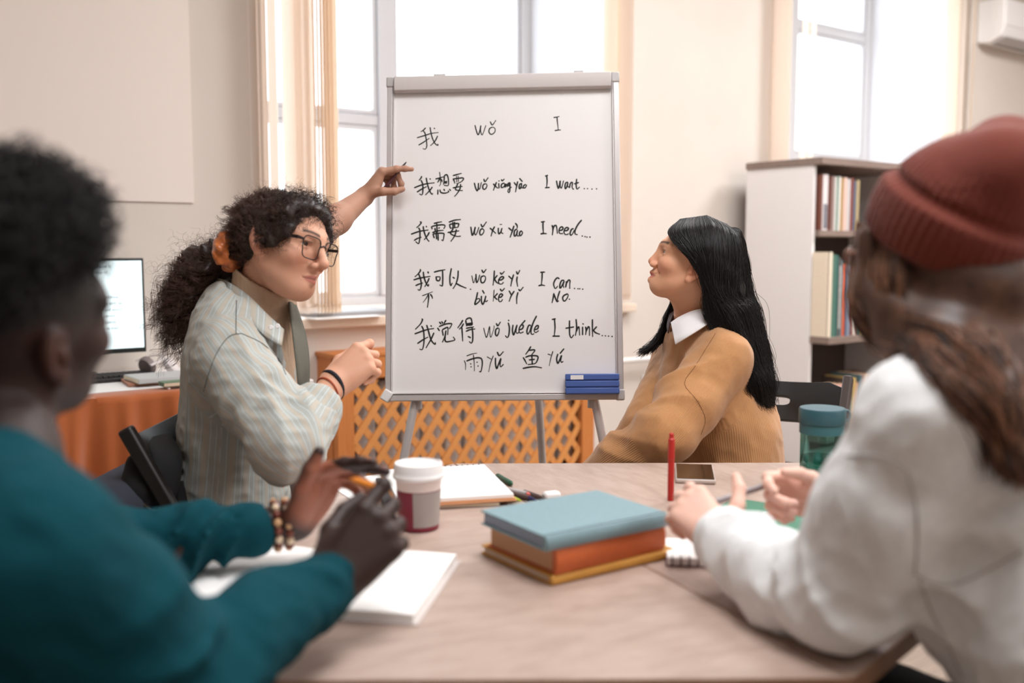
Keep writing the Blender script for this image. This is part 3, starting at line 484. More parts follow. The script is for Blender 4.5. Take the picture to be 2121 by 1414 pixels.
# spiral notebook beyond the cup
zt = ZT+.022; A_, B_ = onz(1003, 961, zt), onz(1064, 1022, zt); C_ = onz(915, 1049, zt)
e1 = (A_-B_)[:2]; ln = np.linalg.norm(e1); rz = math.atan2(e1[1], e1[0])-math.pi/2
sn = thing('spiral_notebook', 'spiral notepad with a blank white page beyond the coffee cup', 'notebook', (B_[0], B_[1], ZT+.009), rz); wd = .23
part('page_block', MB().box((-wd/2, ln/2, .009), (wd/2, ln/2, .004)), m_paper, sn, .001)
part('back_cover', MB().box((-wd/2, ln/2-.001, .0035), (wd/2+.003, ln/2+.003, .0015)).box((-wd/2, ln/2-.003, .001), (wd/2+.005, ln/2+.004, .001)), m_kraft, sn)
for i in range(17):
    x = -.012-i*.0128; mb = MB(); mb.tube([(x, ln+.0015+.0065*math.cos(k), .007+.0065*math.sin(k)) for k in np.linspace(0, 2*math.pi, 13)[:-1]], .0011, 6, True, up=(1, 0, 0)); part('ring', mb, M('ring_dark', (96, 72, 84), .4, metal=.5), sn)
bn = thing('black_notebook', 'black notebook lying under the spiral notepad', 'notebook', (B_[0]-.02, B_[1]-.012, ZT), rz-.04)
part('cover', MB().box((-.12, .13, .0045), (.115, .128, .0042)), m_black, bn, .002); part('pages', MB().box((-.12, .13, .0045), (.112, .1288, .003)), m_pages, bn)
p = onz(800, 1012, ZT); single('paper_sheet', MB().box((0, 0, .0006), (.075, .105, .0005)), m_paper, 'loose white paper sheet between the dark hands and the cup', 'paper', (p[0]-.03, p[1]+.01, ZT), .5)
# pens
def pen(name, label, p, q, r, mats, cat='pen', group=None, tip=.012, z=None, n=12):
    p, q = np.asarray(p, float), np.asarray(q, float); L = np.linalg.norm(q-p); o = thing(name, label, cat, p.tolist(), 0, group); Q = Matrix(frame(q-p).tolist()); o.rotation_euler = Q.to_euler()
    part('barrel', MB().lathe([(r*.8, 0), (r, .002), (r, L*.68)], n=n), mats[0], o); part('grip', MB().lathe([(r*.98, L*.68), (r*.98, L-tip)], n=n), mats[1], o)
    part('tip', MB().lathe([(r*.9, L-tip), (r*.35, L-.003), (.0006, L)], n=n), mats[2], o); return o
mk = lambda n, c: M(n, c, .4)
g = 'pens lying beside the spiral notepad'
def lay(px, py, px2, py2, r): a = onz(px, py, ZT+r); b = onz(px2, py2, ZT+r); return a, b
pen('pen', 'dark pen with a lime green end beside the spiral notepad', *lay(1020, 1020, 1080, 1037, .005), .005, (m_black, m_black, mk('lime', (170, 190, 50))), group=g, tip=.02)
pen('pen', 'grey pen with a pink end, uppermost beside the spiral notepad', *lay(1055, 1014, 1108, 1026, .005), .005, (m_grey, mk('greypen', (150, 130, 130)), mk('pink', (230, 120, 110))), group=g, tip=.02)
pen('pen', 'brown pen with a navy cap beside the spiral notepad', *lay(1062, 1022, 1112, 1036, .0055), .0055, (mk('brownpen', (80, 62, 60)), mk('brownpen', (80, 62, 60)), mk('navy', (34, 36, 80))), group=g, tip=.022)
pen('pen', 'short dark brown pen behind the blue book', *lay(1085, 1018, 1128, 1033, .005), .005, (mk('brownpen', (80, 62, 60)),)*3, group=g)
p = onz(1142, 1033, ZT); single('eraser', MB().box((0, 0, .008), (.018, .011, .008)), m_plastic, 'small white eraser behind the blue book', 'eraser', (p[0], p[1], ZT), .4, .006)
pen('marker', 'dark green marker at the right edge of the spiral notepad', *lay(1030, 985, 1062, 1003, .006), .006, (mk('dgreen', (30, 84, 60)),)*3)
pen('marker', 'blue marker lying by the wooden bead bracelet', *lay(560, 1052, 606, 1046, .006), .006, (mk('bluepen', (50, 80, 170)),)*3)
c = onz(1389, 1036, ZT); rm = thing('red_marker', 'red marker standing upright on its end', 'marker', (c[0], c[1], ZT)); m_red = M('red_plastic', (190, 36, 30), .35)
part('barrel', MB().lathe([(.0062, 0), (.0066, .002), (.0066, .085)], n=20), m_red, rm)
part('cap', MB().lathe([(.0069, .0855), (.0068, .126), (.005, .128), (.0048, .137), (.004, .138)], n=20), m_red, rm)
# stack of three books
zt = ZT+.08; pf, pl, pr = onz(1128, 1110, zt), onz(994, 1056, zt), onz(1380, 1060, zt)
ex = (pr-pf)[:2]; ey = (pl-pf)[:2]; lx, ly = np.linalg.norm(ex), np.linalg.norm(ey); rz = math.atan2(ex[1], ex[0])
def flat_book(label, px, z, L, Wd, th, rz, rgb, prgb, rnd=True):
    # corner at origin; spine along +x at y = 0
    r = thing('book', label, 'book', (px[0], px[1], z), rz, 'stack of three books'); m = bookmat(rgb); c = .003
    mb = MB(); mb.box((L/2, Wd/2, c/2), (L/2, Wd/2, c/2)); mb.box((L/2, Wd/2, th-c/2), (L/2, Wd/2, c/2))
    pr_ = [(0.006, 0), (-.002, .0), (-.006, th*.25), (-.0065, th*.5), (-.006, th*.75), (-.002, th), (.006, th)]
    mb.ring([[(x, y, zz) for y, zz in pr_] for x in (0, L)]); part('cover', mb, m, r, .0012)
    part('pages', MB().box((L/2, Wd/2, th/2), (L/2-.004, Wd/2-.005, th/2-c)), M('pg_%d_%d' % prgb[:2], prgb, .8, .08, 300, .4, 500, stretch=(1, 1, 25)), r); return r
flat_book('thick blue-grey cloth book on top of the stack of three', pf, ZT+.056, lx, ly, .024, rz, (124, 152, 160), (150, 160, 176))
pf2 = onz(1148, 1191, ZT+.016); flat_book('thick orange book in the middle of the stack of three', pf2, ZT+.016, lx*.93, ly*1.0, .0395, rz+.03, (196, 96, 44), (208, 160, 122))
pf3 = onz(1140, 1213, ZT); flat_book('thin yellow book at the bottom of the stack of three', pf3, ZT, lx*1.03, ly*1.08, .0155, rz+.01, (206, 150, 66), (224, 206, 186))
# phone
a, b, c2 = onz(1399, 1001, ZT), onz(1483, 1004, ZT), onz(1414, 958, ZT+.012); ex = (b-a)[:2]; rz = math.atan2(ex[1], ex[0]); L = np.linalg.norm(ex); Wd = np.linalg.norm((c2-a)[:2])*.97
ph = thing('smartphone', 'smartphone lying face up at the table edge by the red marker', 'phone', (a[0], a[1], ZT), rz)
part('case', MB().box((L/2, Wd/2, .0055), (L/2, Wd/2, .0052)), M('phone_case', (196, 182, 174), .35), ph, .004, seg=3); part('screen', MB().box((L/2, Wd/2, .0108), (L/2-.003, Wd/2-.003, .0006)), M('phone_glass', (16, 12, 11), .12), ph)
# bottle
c = onz(1699, 1002, ZT); bt = thing('water_bottle', 'teal lidded clear water bottle behind the hand in the pale jacket', 'bottle', (c[0], c[1], ZT))
m_teal = M('teal_plastic', (44, 86, 96), .4); R_ = .047
part('bottle_body', MB().lathe([(.0, .001), (R_*.85, .001), (R_*.95, .006), (R_*.95, .118), (R_*.93, .118), (R_*.93, .008), (.0, .004)], n=40), glass_mat('teal_clear', (.62, .82, .80, 1), .1), bt)
part('water', MB().lathe([(.0, .006), (R_*.92, .008), (R_*.92, .06), (.0, .06)], n=40), glass_mat('teal_water', (.35, .62, .58, 1), .25), bt)
part('collar', MB().lathe([(R_*.97, .112), (R_*1.0, .113), (R_*1.0, .133), (R_*.9, .133)], n=40), M('teal_collar', (52, 104, 112), .4), bt)
part('lid', MB().lathe([(R_*1.04, .134), (R_*1.05, .136), (R_*1.05, .163), (R_*1.0, .167), (.0, .168)], n=40), m_teal, bt)
mb = MB(); mb.tube([(R_*1.05+.008*math.cos(k)+.002, 0, .15+.011*math.sin(k)) for k in np.linspace(0, 2*math.pi, 17)[:-1]], .003, 8, True, up=(0, 1, 0)); part('carry_loop', mb, m_teal, bt)
# green notebook with a white label
a = onz(1516, 1034, ZT+.008); gn = thing('green_notebook', 'green notebook with a small white label under the pen', 'notebook', (a[0], a[1], ZT), -.62)
m_gr = M('green_cover', (62, 122, 96), .55, .04, 100)
part('cover', MB().box((.12, -.07, .0072), (.12, .085, .0012)).box((.12, -.07, .001), (.12, .085, .001)), m_gr, gn, .001); part('pages', MB().box((.12, -.07, .004), (.118, .083, .0022)), m_pages, gn)
mb = MB(); xo, yo, ww, hh_ = .105, -.06, .016, .006
for dx, dy, hx, hy in ((0, hh_, ww, .0011), (0, -hh_, ww, .0011), (-ww, 0, .0011, hh_), (ww, 0, .0011, hh_), (0, 0, ww*.6, .0009)): mb.box((xo+dx, yo+dy, .0087), (hx, hy, .0004))
o = part('label_print', mb, m_plastic, gn, label='white outlined label'); o.rotation_euler = (0, 0, 0)
a = onz(1668, 985, ZT); o = thing('sage_notebook', 'sage green notebook lying in front of the water bottle', 'notebook', (a[0]+.02, a[1]-.075, ZT), -.35)
part('cover', MB().box((.09, -.02, .009), (.09, .055, .009)), M('sage_cover', (92, 128, 112), .6), o, .003)
# spiral pad under the pale sleeve
a = onz(1382, 1174, ZT); pd = thing('spiral_pad', 'small spiral pad with white pages under the pale jacket cuff', 'notebook', (a[0], a[1], ZT), -.12)
part('page_block', MB().box((.075, .06, .008), (.075, .055, .006)), m_paper, pd, .001); part('back_cover', MB().box((.075, .06, .001), (.077, .057, .001)), M('pad_cover', (120, 96, 104), .6), pd)
for i in range(11):
    mb = MB(); x = .008+i*.0135; mb.tube([(x, .004+.007*math.cos(k), .009+.0078*math.sin(k)) for k in np.linspace(0, 2*math.pi, 13)[:-1]], .0014, 6, True, up=(1, 0, 0)); part('ring', mb, M('ring_dark', (96, 72, 84), .4, metal=.5), pd)
# ------------------------------------------------------------------ desk on the left with monitor
zD = .76; q = onz(210, 824, zD); tD = q@N
sR = 1.62; sL = -1.3
dk = thing('desk', 'white desk against the wall under the monitor', 'desk', room(sL, tD, 0), RZ); Ld, Dd = sR-sL, 4.09-tD
part('desktop', MB().box((Ld/2, Dd/2, zD-.0125), (Ld/2, Dd/2, .0125)), m_white, dk, .003)
part('modesty_panel', MB().box((Ld/2, .1, zD-.025-.1), (Ld/2-.03, .009, .1)), m_white, dk, .002)
for x in (.02, Ld-.02): part('side_panel', MB().box((x, Dd/2, (zD-.025)/2), (.012, Dd/2-.02, (zD-.025)/2)), m_white, dk, .002)
sc0 = onw(112, 840, tD-.02)[0]
mb = MB(); Pg = []; ncol = 150; wc = 1.45-sc0
for j in range(46):
    v = j/45; row_ = []
    for i in range(ncol+1):
        u_ = i/ncol; amp = .028*min(1, v*2.2); ph_ = 2*math.pi*(u_*4.3)
        x = sc0+u_*wc-.09*v*(1-u_)**3+.02*v*math.sin(ph_+1.1); y = tD-.012-amp*(1.0+math.sin(ph_)+.45*math.sin(2.3*ph_+1))-.05*v
        if v < .06: y = tD+.10*(1-v/.06)-.012*(v/.06); z = zD+.004
        else: z = zD+.004-.012*0-(v-.06)/.94*(zD-.03)
        row_.append(room(x, y, z+(.004*math.sin(ph_*.5) if v > .05 else 0)))
    Pg.append(row_)
cl = MB().grid(Pg).mesh('tablecloth', m_orange_cloth, 80); o = obj('tablecloth', cl); md = o.modifiers.new('solid', 'SOLIDIFY'); md.thickness = .002
tag(o, 'rust orange cloth draped over the front of the white desk', 'cloth')
# monitor
tM = 3.86; s1, zb = onw(304, 728, tM); _, ztp = onw(294, 534, tM); Wm = .54
mo = thing('monitor', 'thin black computer monitor showing a white text page', 'monitor', room(s1-Wm, tM, zD), RZ); zb -= zD; ztp -= zD
part('casing', MB().box((Wm/2, .012, (zb+ztp)/2), (Wm/2, .011, (ztp-zb)/2)), M('monitor_black', (26, 34, 34), .3), mo, .003)
m_scr = M('screen_light', (222, 240, 244), .3, emit=.68)
sn_ = part('screen', MB().box((Wm/2, .0, (zb+ztp)/2+.004), (Wm/2-.009, .0012, (ztp-zb)/2-.014)), m_scr, mo)
part('stand', MB().box((Wm/2, .04, zb/2+.06), (.03, .012, zb/2+.06)), m_black, mo, .004); part('base', MB().box((Wm/2, .085, .006), (.12, .09, .006)), m_black, mo, .004)
m_txt = M('screen_text', (84, 100, 110), .5)
for fz, tx in ((.905, 'Write the given name is'), (.84, 'to indicate the order of'), (.58, 'for each address'), (.515, 'that belongs with to'), (.45, 'their and yours'), (.385, 'say to one person'), (.32, 'quietly'), (.255, 'not the same as their')):
    cu = bpy.data.curves.new('text_line', 'FONT'); cu.body = tx; cu.size = .0165; cu.align_x = 'RIGHT'; cu.materials.append(m_txt)
    to = bpy.data.objects.new('tmp', cu); me = bpy.data.meshes.new_from_object(to); bpy.data.objects.remove(to); me.materials.clear(); me.materials.append(m_txt)
    t = obj('text_line', me, sn_); t['kind'] = 'stuff'; t.location = (Wm-.085-.012*(len(tx) % 5), -.0016, zb+(ztp-zb)*fz); t.rotation_euler = (math.pi/2, 0, 0)
# keyboard, headphones, books on the desk
a = onz(180, 796, zD); kb = thing('keyboard', 'black keyboard in front of the monitor', 'keyboard', (a@U*U+a@N*N)*np.array([1, 1, 0])+np.array([0, 0, zD]), RZ)
sk = onz(290, 775, zD); Lk = (sk-a)@U+.02
part('base', MB().box((Lk/2-.14, .065, .008), (Lk/2+.14, .068, .008)), m_black, kb, .004); mb = MB()
for i in range(int((Lk+.28)/.019)):
    for j in range(5): mb.box((-.275+i*.019, .014+j*.024, .0195), (.0078, .0095, .0045))
o = part('keys', mb, M('key_black', (34, 34, 36), .5), kb); o['kind'] = 'stuff'
h0 = onz(322, 778, zD); hp = thing('headphones', 'grey and white headphones lying on the desk beside the monitor', 'headphones', (h0[0], h0[1], zD), RZ)
m_hg = M('headphone_grey', (128, 116, 114), .5)
part('ear_cup', MB().lathe([(.0, -.014), (.03, -.014), (.036, -.004), (.036, .008), (.03, .014), (.0, .014)], (-.03, .0, .041), 26, rotm(0, 1.25, .5)), m_hg, hp); part('ear_cup', MB().lathe([(.0, -.014), (.03, -.014), (.036, -.004), (.036, .008), (.03, .014), (.0, .014)], (.045, -.045, .040), 26, rotm(.5, .9, 0)), M('headphone_white', (222, 214, 214), .4), hp)
mb = MB(); mb.tube([(-.03+.14*math.sin(k)*.5, .05-.09*math.cos(k), .045+.028*math.sin(k*1.0)) for k in np.linspace(0, math.pi, 14)], .007, 8, flat=(1.6, .6)); part('head_band', mb, M('headphone_white', (222, 214, 214), .4), hp)
a = onz(266, 802, zD); o = thing('tan_notebook', 'tan notebook at the front of the desk under the grey book', 'notebook', (a[0], a[1], zD), RZ-.12); part('cover', MB().box((.15, .09, .006), (.15, .085, .006)), M('tan_leather', (172, 120, 96), .6), o, .003); part('pages', MB().box((.153, .09, .006), (.149, .083, .0045)), m_pages, o)
a = onz(286, 796, zD+.012); o = thing('grey_book', 'light grey book lying on the tan notebook', 'book', (a[0], a[1], zD+.0125), RZ+.02); part('cover', MB().box((.15, .08, .009), (.15, .085, .009)), M('grey_cloth', (182, 182, 182), .7), o, .004); part('pages', MB().box((.15, .079, .009), (.151, .08, .006)), m_pages, o)
a = onz(338, 799, zD+.012); o = thing('green_book', 'small green book half hidden behind the striped shirt', 'book', (a[0]+.0, a[1]-.02, zD+.0125), RZ); part('cover', MB().box((.08, -.0, .008), (.08, .03, .008)), M('moss_cover', (98, 122, 96), .7), o, .002); part('pages', MB().box((.08, .0, .008), (.079, .0305, .0055)), m_pages, o)
a = onz(352, 806, zD+.004); b = onz(338, 795, zD+.022); pen('pen', 'white and pale green pen leaning by the green book on the desk', a, b, .0045, (m_plastic, mk('palegreen', (190, 226, 200)), m_plastic))
# ------------------------------------------------------------------ people: smooth implicit surfaces turned into meshes
def nrm(v): v = np.asarray(v, float); return v/np.linalg.norm(v)
class Noise:
    def __init__(s, f, seed, n=6):
        r = np.random.RandomState(seed); d = r.normal(size=(n, 3)); d /= np.linalg.norm(d, axis=1)[:, None]
        s.k = d*f*r.uniform(.6, 1.5, (n, 1)); s.p = r.uniform(0, 6.28, n)
    def __call__(s, P):
        o = 0
        for k, p in zip(s.k, s.p): o = o+np.sin(P@k.astype(P.dtype)+p)
        return o/math.sqrt(len(s.p))
class SDF:
    def __init__(s, vox, pad=.03): s.vox = vox; s.ops = []; s.dis = []; s.pad = pad; s.nails = []; s.B = 12
    def cone(s, a, b, r1, r2=None, k=.012, op='u'): s.ops.append(('c', op, k, np.asarray(a, float), np.asarray(b, float), r1, r1 if r2 is None else r2)); return s
    def chain(s, pts, rs, k=.012, op='u'):
        for i in range(len(pts)-1): s.cone(pts[i], pts[i+1], rs[i], rs[i+1], k, op)
        return s
    def ell(s, c, r, R=None, k=.012, op='u'): s.ops.append(('e', op, k, np.asarray(c, float), np.eye(3) if R is None else np.asarray(R, float), np.asarray(r, float))); return s
    def box(s, c, h, R=None, rad=.01, k=.012, op='u'): s.ops.append(('b', op, k, np.asarray(c, float), np.eye(3) if R is None else np.asarray(R, float), np.asarray(h, float), rad)); return s
    def disp(s, fn): s.dis.append(fn); return s
    def prim(s, o, P):
        dt = P.dtype
        if o[0] == 'c':
            a, b, r1, r2 = o[3:]; ab = b-a; L = max(ab@ab, 1e-12); t = np.clip((P-a.astype(dt))@(ab/L).astype(dt), 0, 1)
            q = P-(a.astype(dt)+t[..., None]*ab.astype(dt)); return np.sqrt((q*q).sum(-1))-(r1+(r2-r1)*t)
        q = (P-o[3].astype(dt))@o[4].astype(dt)
        if o[0] == 'e':
            r = o[5].astype(dt); k0 = np.sqrt(((q/r)**2).sum(-1)); k1 = np.sqrt(((q/r**2)**2).sum(-1))+1e-9; return k0*(k0-1)/k1
        h = o[5].astype(dt)-o[6]; q = np.abs(q)-h; return np.sqrt((np.maximum(q, 0)**2).sum(-1))+np.minimum(q.max(-1), 0)-o[6]
    def bound(s, o, C):
        if o[0] == 'c':
            a, b = o[3], o[4]; ab = b-a; L = max(ab@ab, 1e-12); t = np.clip((C-a)@ab/L, 0, 1); return np.linalg.norm(C-(a+t[:, None]*ab), axis=1)-max(o[5], o[6])
        return np.linalg.norm(C-o[3], axis=1)-np.linalg.norm(o[5]) if o[0] == 'b' else np.linalg.norm(C-o[3], axis=1)-o[5].max()
    def apply(s, d, e, op, k):
        if op == 'u':
            if k <= 0: return np.minimum(d, e)
            h = np.maximum(k-np.abs(d-e), 0)/k; return np.minimum(d, e)-h*h*k*.25
        if op == 's': e = -e
        if k <= 0: return np.maximum(d, e)
        h = np.maximum(k-np.abs(d-e), 0)/k; return np.maximum(d, e)+h*h*k*.25
    def field(s, P):
        d = np.full(P.shape[:-1], 9., P.dtype)
        for o in s.ops: d = s.apply(d, s.prim(o, P), o[1], o[2])
        for f in s.dis: d = d-f(P)
        return d
    def polys(s):
        lo = np.full(3, 1e9); hi = -lo
        for o in s.ops:
            if o[1] != 'u': continue
            if o[0] == 'c':
                for p, r in ((o[3], o[5]), (o[4], o[6])): lo = np.minimum(lo, p-r); hi = np.maximum(hi, p+r)
            else:
                m = o[5].max() if o[0] == 'e' else np.linalg.norm(o[5]); lo = np.minimum(lo, o[3]-m); hi = np.maximum(hi, o[3]+m)
        lo -= s.pad; hi += s.pad; v = s.vox; B = s.B; nb = np.ceil((hi-lo)/(v*B)).astype(int)+1
        G = np.stack(np.meshgrid(*[np.arange(n) for n in nb], indexing='ij'), -1).reshape(-1, 3)
        C = lo+(G+.5)*B*v; hd = B*v*.87; near = np.zeros(len(G), bool)
        for o in s.ops:
            if o[1] == 'u': near |= s.bound(o, C) < hd+s.pad
        G, C = G[near], C[near]; d = s.field(C); keep = np.abs(d) < hd*2.0+s.pad*.6; G, C = G[keep], C[keep]
        ii = np.arange(B+1); loc = np.stack(np.meshgrid(ii, ii, ii, indexing='ij'), -1)
        P = (lo+((G*B)[:, None, None, None, :]+loc)*v).astype(np.float32); D = np.full(P.shape[:-1], 9., np.float32)
        km = max(o[2] for o in s.ops if o[1] == 'u')*1.8
        for o in s.ops:
            idx = np.nonzero(s.bound(o, C) < hd+max(s.pad, km))[0] if o[1] != 'i' else np.arange(len(C))
            if len(idx): D[idx] = s.apply(D[idx], s.prim(o, P[idx]), o[1], o[2])
        for f in s.dis:
            m = np.abs(D) < .05; Q = P[m]; D[m] = D[m]-f(Q).astype(np.float32)
        D[D == 0] = 1e-7; sg = D < 0
        c8 = [(x, y, z) for x in (0, 1) for y in (0, 1) for z in (0, 1)]; cut = lambda A, c: A[:, c[0]:c[0]+B, c[1]:c[1]+B, c[2]:c[2]+B]
        cnt = sum(cut(sg, c).astype(np.int8) for c in c8); act = (cnt > 0) & (cnt < 8)
        bi, x, y, z = np.nonzero(act); base = G[bi]*B+np.stack([x, y, z], 1)
        dv = np.stack([D[bi, x+c[0], y+c[1], z+c[2]] for c in c8], 1); acc = np.zeros((len(bi), 3)); num = np.zeros(len(bi))
        for i, a in enumerate(c8):
            for j, b in enumerate(c8):
                if i < j and sum(abs(a[k]-b[k]) for k in range(3)) == 1:
                    m = (dv[:, i] < 0) != (dv[:, j] < 0); t = dv[m, i]/(dv[m, i]-dv[m, j]); acc[m] += np.array(a)+t[:, None]*(np.array(b)-np.array(a)); num[m] += 1
        V = lo+(base+acc/num[:, None])*v; M3 = np.array([1 << 42, 1 << 21, 1]); off = 1 << 10
        key = (base+off)@M3; od = np.argsort(key); ks = key[od]; Fs = []
        for ax in range(3):
            e = [0, 0, 0]; e[ax] = 1; b, c = [(1, 2), (2, 0), (0, 1)][ax]; s0 = dv[:, 0] < 0; s1 = dv[:, c8.index(tuple(e))] < 0
            m = s0 != s1; q = base[m]; fl = s0[m]; eb = np.zeros(3, int); eb[b] = 1; ec = np.zeros(3, int); ec[c] = 1
            quad = []; ok = np.ones(len(q), bool)
            for dl in (0*eb, eb, eb+ec, ec):
                kk = (q-dl+off)@M3; p = np.clip(np.searchsorted(ks, kk), 0, len(ks)-1); ok &= ks[p] == kk; quad.append(od[p])
            quad = np.stack(quad, 1); quad[~fl] = quad[~fl][:, ::-1]; Fs.append(quad[ok])
        return V, np.concatenate(Fs)
def fast_mesh(name, V, Fq, mat, col=None, attr=None):
    me = bpy.data.meshes.new(name); n, m = len(V), len(Fq); me.vertices.add(n); me.vertices.foreach_set('co', V.astype(np.float32).ravel())
    k = Fq.shape[1]; me.loops.add(m*k); me.loops.foreach_set('vertex_index', Fq.astype(np.int32).ravel()); me.polygons.add(m)
    me.polygons.foreach_set('loop_start', (np.arange(m)*k).astype(np.int32)); me.polygons.foreach_set('loop_total', np.full(m, k, np.int32))
    me.polygons.foreach_set('use_smooth', np.ones(m, bool)); me.update(); me.validate()
    if col is not None: a = me.color_attributes.new('col', 'FLOAT_COLOR', 'POINT'); a.data.foreach_set('color', np.concatenate([col, np.ones((len(col), 1))], 1).astype(np.float32).ravel())
    if attr is not None: a = me.attributes.new('stripe', 'FLOAT', 'POINT'); a.data.foreach_set('value', attr.astype(np.float32))
    me.materials.append(mat); return me
def relax(V, Fq, it=1, f=.5):
    for _ in range(it):
        A = np.zeros_like(V); c = np.zeros(len(V))
        for i in range(4):
            a, b = Fq[:, i], Fq[:, (i+1) % 4]
            for k in range(3): A[:, k] += np.bincount(a, V[b, k], len(V))+np.bincount(b, V[a, k], len(V))
            c += np.bincount(a, minlength=len(V))+np.bincount(b, minlength=len(V))
        V = V+f*(A/np.maximum(c, 1)[:, None]-V)
    return V
def build(name, S, mat, parent=None, paint=None, base=None, stripe=None, label=None, it=1, org=None):
    V, Fq = S.polys(); V = relax(V, Fq, it); col = None
    if paint is not None: col = paint(V)
    st = stripe(V) if stripe else None
    org = np.zeros(3) if org is None else np.asarray(org); me = fast_mesh(name, V-org, Fq, mat, col, st)
    o = obj(name, me, None, label); o.location = org
    if parent is not None: o.parent = parent; o.location = org-np.array(parent.location)
    return o
def attr_mat(name, rough=.55, sss=.12, bump=.12, bscale=350, spec=.4):
    m = M(name, (200, 150, 120), rough, bump=bump, bscale=bscale, spec=spec, sss=sss); nt = m.node_tree; a = nt.nodes.new('ShaderNodeAttribute'); a.attribute_name = 'col'
    nt.links.new(a.outputs['Color'], nt.nodes['Principled BSDF'].inputs['Base Color']); return m
# ---- head: local x forward, y left, z up; origin between the eyes' line and the ears
class Head:
    def __init__(s, T, yaw, pitch, roll, sc=1.0):
        s.T = np.asarray(T, float); s.R = np.array(Matrix.Rotation(math.radians(yaw), 3, 'Z') @ Matrix.Rotation(math.radians(pitch), 3, 'Y') @ Matrix.Rotation(math.radians(roll), 3, 'X')); s.s = sc
    def w(s, x, y, z): return s.T+s.R@(np.array([x, y, z])*s.s)
    def l(s, P): return (P-s.T)@s.R/s.s
    def build(s, S, male=True, crown=.0, smile=0, nose=1.0, jaw=1.0, lipw=.021, open_=0, earz=0, eyeh=.0046, tip=1.0, ears=True):
        R, sc = s.R, s.s; w = s.w
        E = lambda x, y, z, r, k=.02, op='u', Rl=None: S.ell(w(x, y, z), np.array(r)*sc, R if Rl is None else R@Rl, k*sc, op)
        K = lambda a, b, r1, r2=None, k=.012, op='u': S.cone(w(*a), w(*b), r1*sc, (r1 if r2 is None else r2)*sc, k*sc, op)
        E(-.008, 0, .028+crown/2, (.098, .076, .086+crown/2)); E(.036, 0, -.032, (.056, .0565, .080), .03)
        E(.030, 0, -.066, (.054, .050*jaw, .042), .03); K((.074, -.006, -.097), (.074, .006, -.097), .0165, k=.026); K((.083, -.007, -.0865), (.083, .007, -.0865), .0075, k=.018)
        for y in (-1, 1):
            K((-.002, y*.056*jaw, -.052), (.06, y*.018, -.094), .017, .015, .03)
            E(.060, y*.042, -.030, (.026, .021, .018), .026); K((.088, y*.012, .018), (.070, y*.046, .016), .0115, .011, .018)
        for y in (-1, 1): E(.098, y*.031, -.002, (.016, .017, .0115), .014, 's')
        for y in (-1, 1):
            E(.0745, y*.0315, 0, (.0148, .0148, .0148), .006); ang = y*.14
            E(.088, y*.0325, -.0005, (.012, .0135, eyeh), .003, 's', rotm(0, 0, ang))
            K((.0875, y*.021, .0055), (.0785, y*.045, .0045), .0028, .0028, .005)
        K((.0905, 0, .010), (.1140*nose, 0, -.031), .0080, .0088, .016); E(.1125*nose, 0, -.0365, (.0110*tip, .0100*tip, .0092*tip), .010)
        for y in (-1, 1): E(.1000, y*.0125, -.0425, (.0118, .0075, .0078), .007); K((.104, y*.0065, -.052), (.104, y*.0065, -.046), .0034, .003, .003, 's')
        up = .006*smile; K((.0935, 0, -.060), (.0905, 0, -.052), .006, .004, .012)
        for y in (-1, 1):
            K((.0985, 0, -.0645), (.083, y*lipw, -.0695+up), .0048, .0026, .007); K((.0965, 0, -.0765-open_), (.082, y*lipw*.9, -.071+up), .0060, .0026, .008)
            K((.1075, 0, -.0695-open_*.4), (.088, y*(lipw+.003), -.0695+up), .0021+open_*.45, .0019, .003, 's')
            K((.088, y*.016, -.046), (.080, y*(.028+.004*smile), -.064+up), .002, .002, .012, 's') if smile > .5 else None
            if not ears: continue
            Rl = rotm(0, -.25, -y*.3)
            E(-.006, y*.0765, -.012+earz, (.0185, .0085, .031), .005, 'u', Rl); E(-.001, y*.083, -.010+earz, (.0115, .006, .021), .004, 's', Rl)
            K((.002, y*.078, -.012+earz), (.004, y*.080, -.022+earz), .0055, .005, .004); E(.003, y*.0755, -.041+earz, (.010, .0065, .0095), .006)
        return s
    def paint(s, P, skin, lip, hairc=None, brow=None, scalp=None, flush=None, sm=0):
        q = s.l(P); x, y, z = q.T; c = np.repeat(np.array([lin(skin)[:3]]), len(P), 0); ay = np.abs(y)
        def mix(m, rgb): c[:] = c+(np.array(lin(rgb)[:3])-c)*np.clip(m, 0, 1)[:, None]
        if flush: mix(.45*np.exp(-(((x-.075)/.03)**2+((ay-.042)/.022)**2+((z+.038)/.022)**2)), flush); mix(.4*np.exp(-(((x-.115)/.015)**2+(y/.015)**2+((z+.038)/.015)**2)), flush); mix(.6*np.exp(-((ay-.083)/.012)**2-((z+.01)/.04)**2-((x+.004)/.03)**2), flush)
        lipm = (1/(1+np.exp(-(x-.084)/.0015)))*np.exp(-np.maximum(0, ((ay/.0225)**2+((z+.0708)/(.0102-.003*(ay/.0225)))**2)-.75)*5); mix(lipm*.8, lip); mix(.7*(x > .08)*(ay < .024)*np.exp(-((z+.0697-.35*np.maximum(0, ay-.012)*sm)/.0016)**2), tuple(v*.5 for v in lip))
        if brow: mix((x > .055)*np.exp(-((z-(.0215+.004*np.sin((ay-.012)*70)))/.0036)**2)*np.clip((ay-.010)*300, 0, 1)*np.clip((.050-ay)*250, 0, 1)*.95, brow)
        if brow: mix((x > .065)*np.exp(-(((z-.0047)/.0016)**2))*np.clip((ay-.018)*300, 0, 1)*np.clip((.048-ay)*250, 0, 1)*.8, brow)
        if scalp is not None: mix(scalp(x, y, z), hairc)
        return c
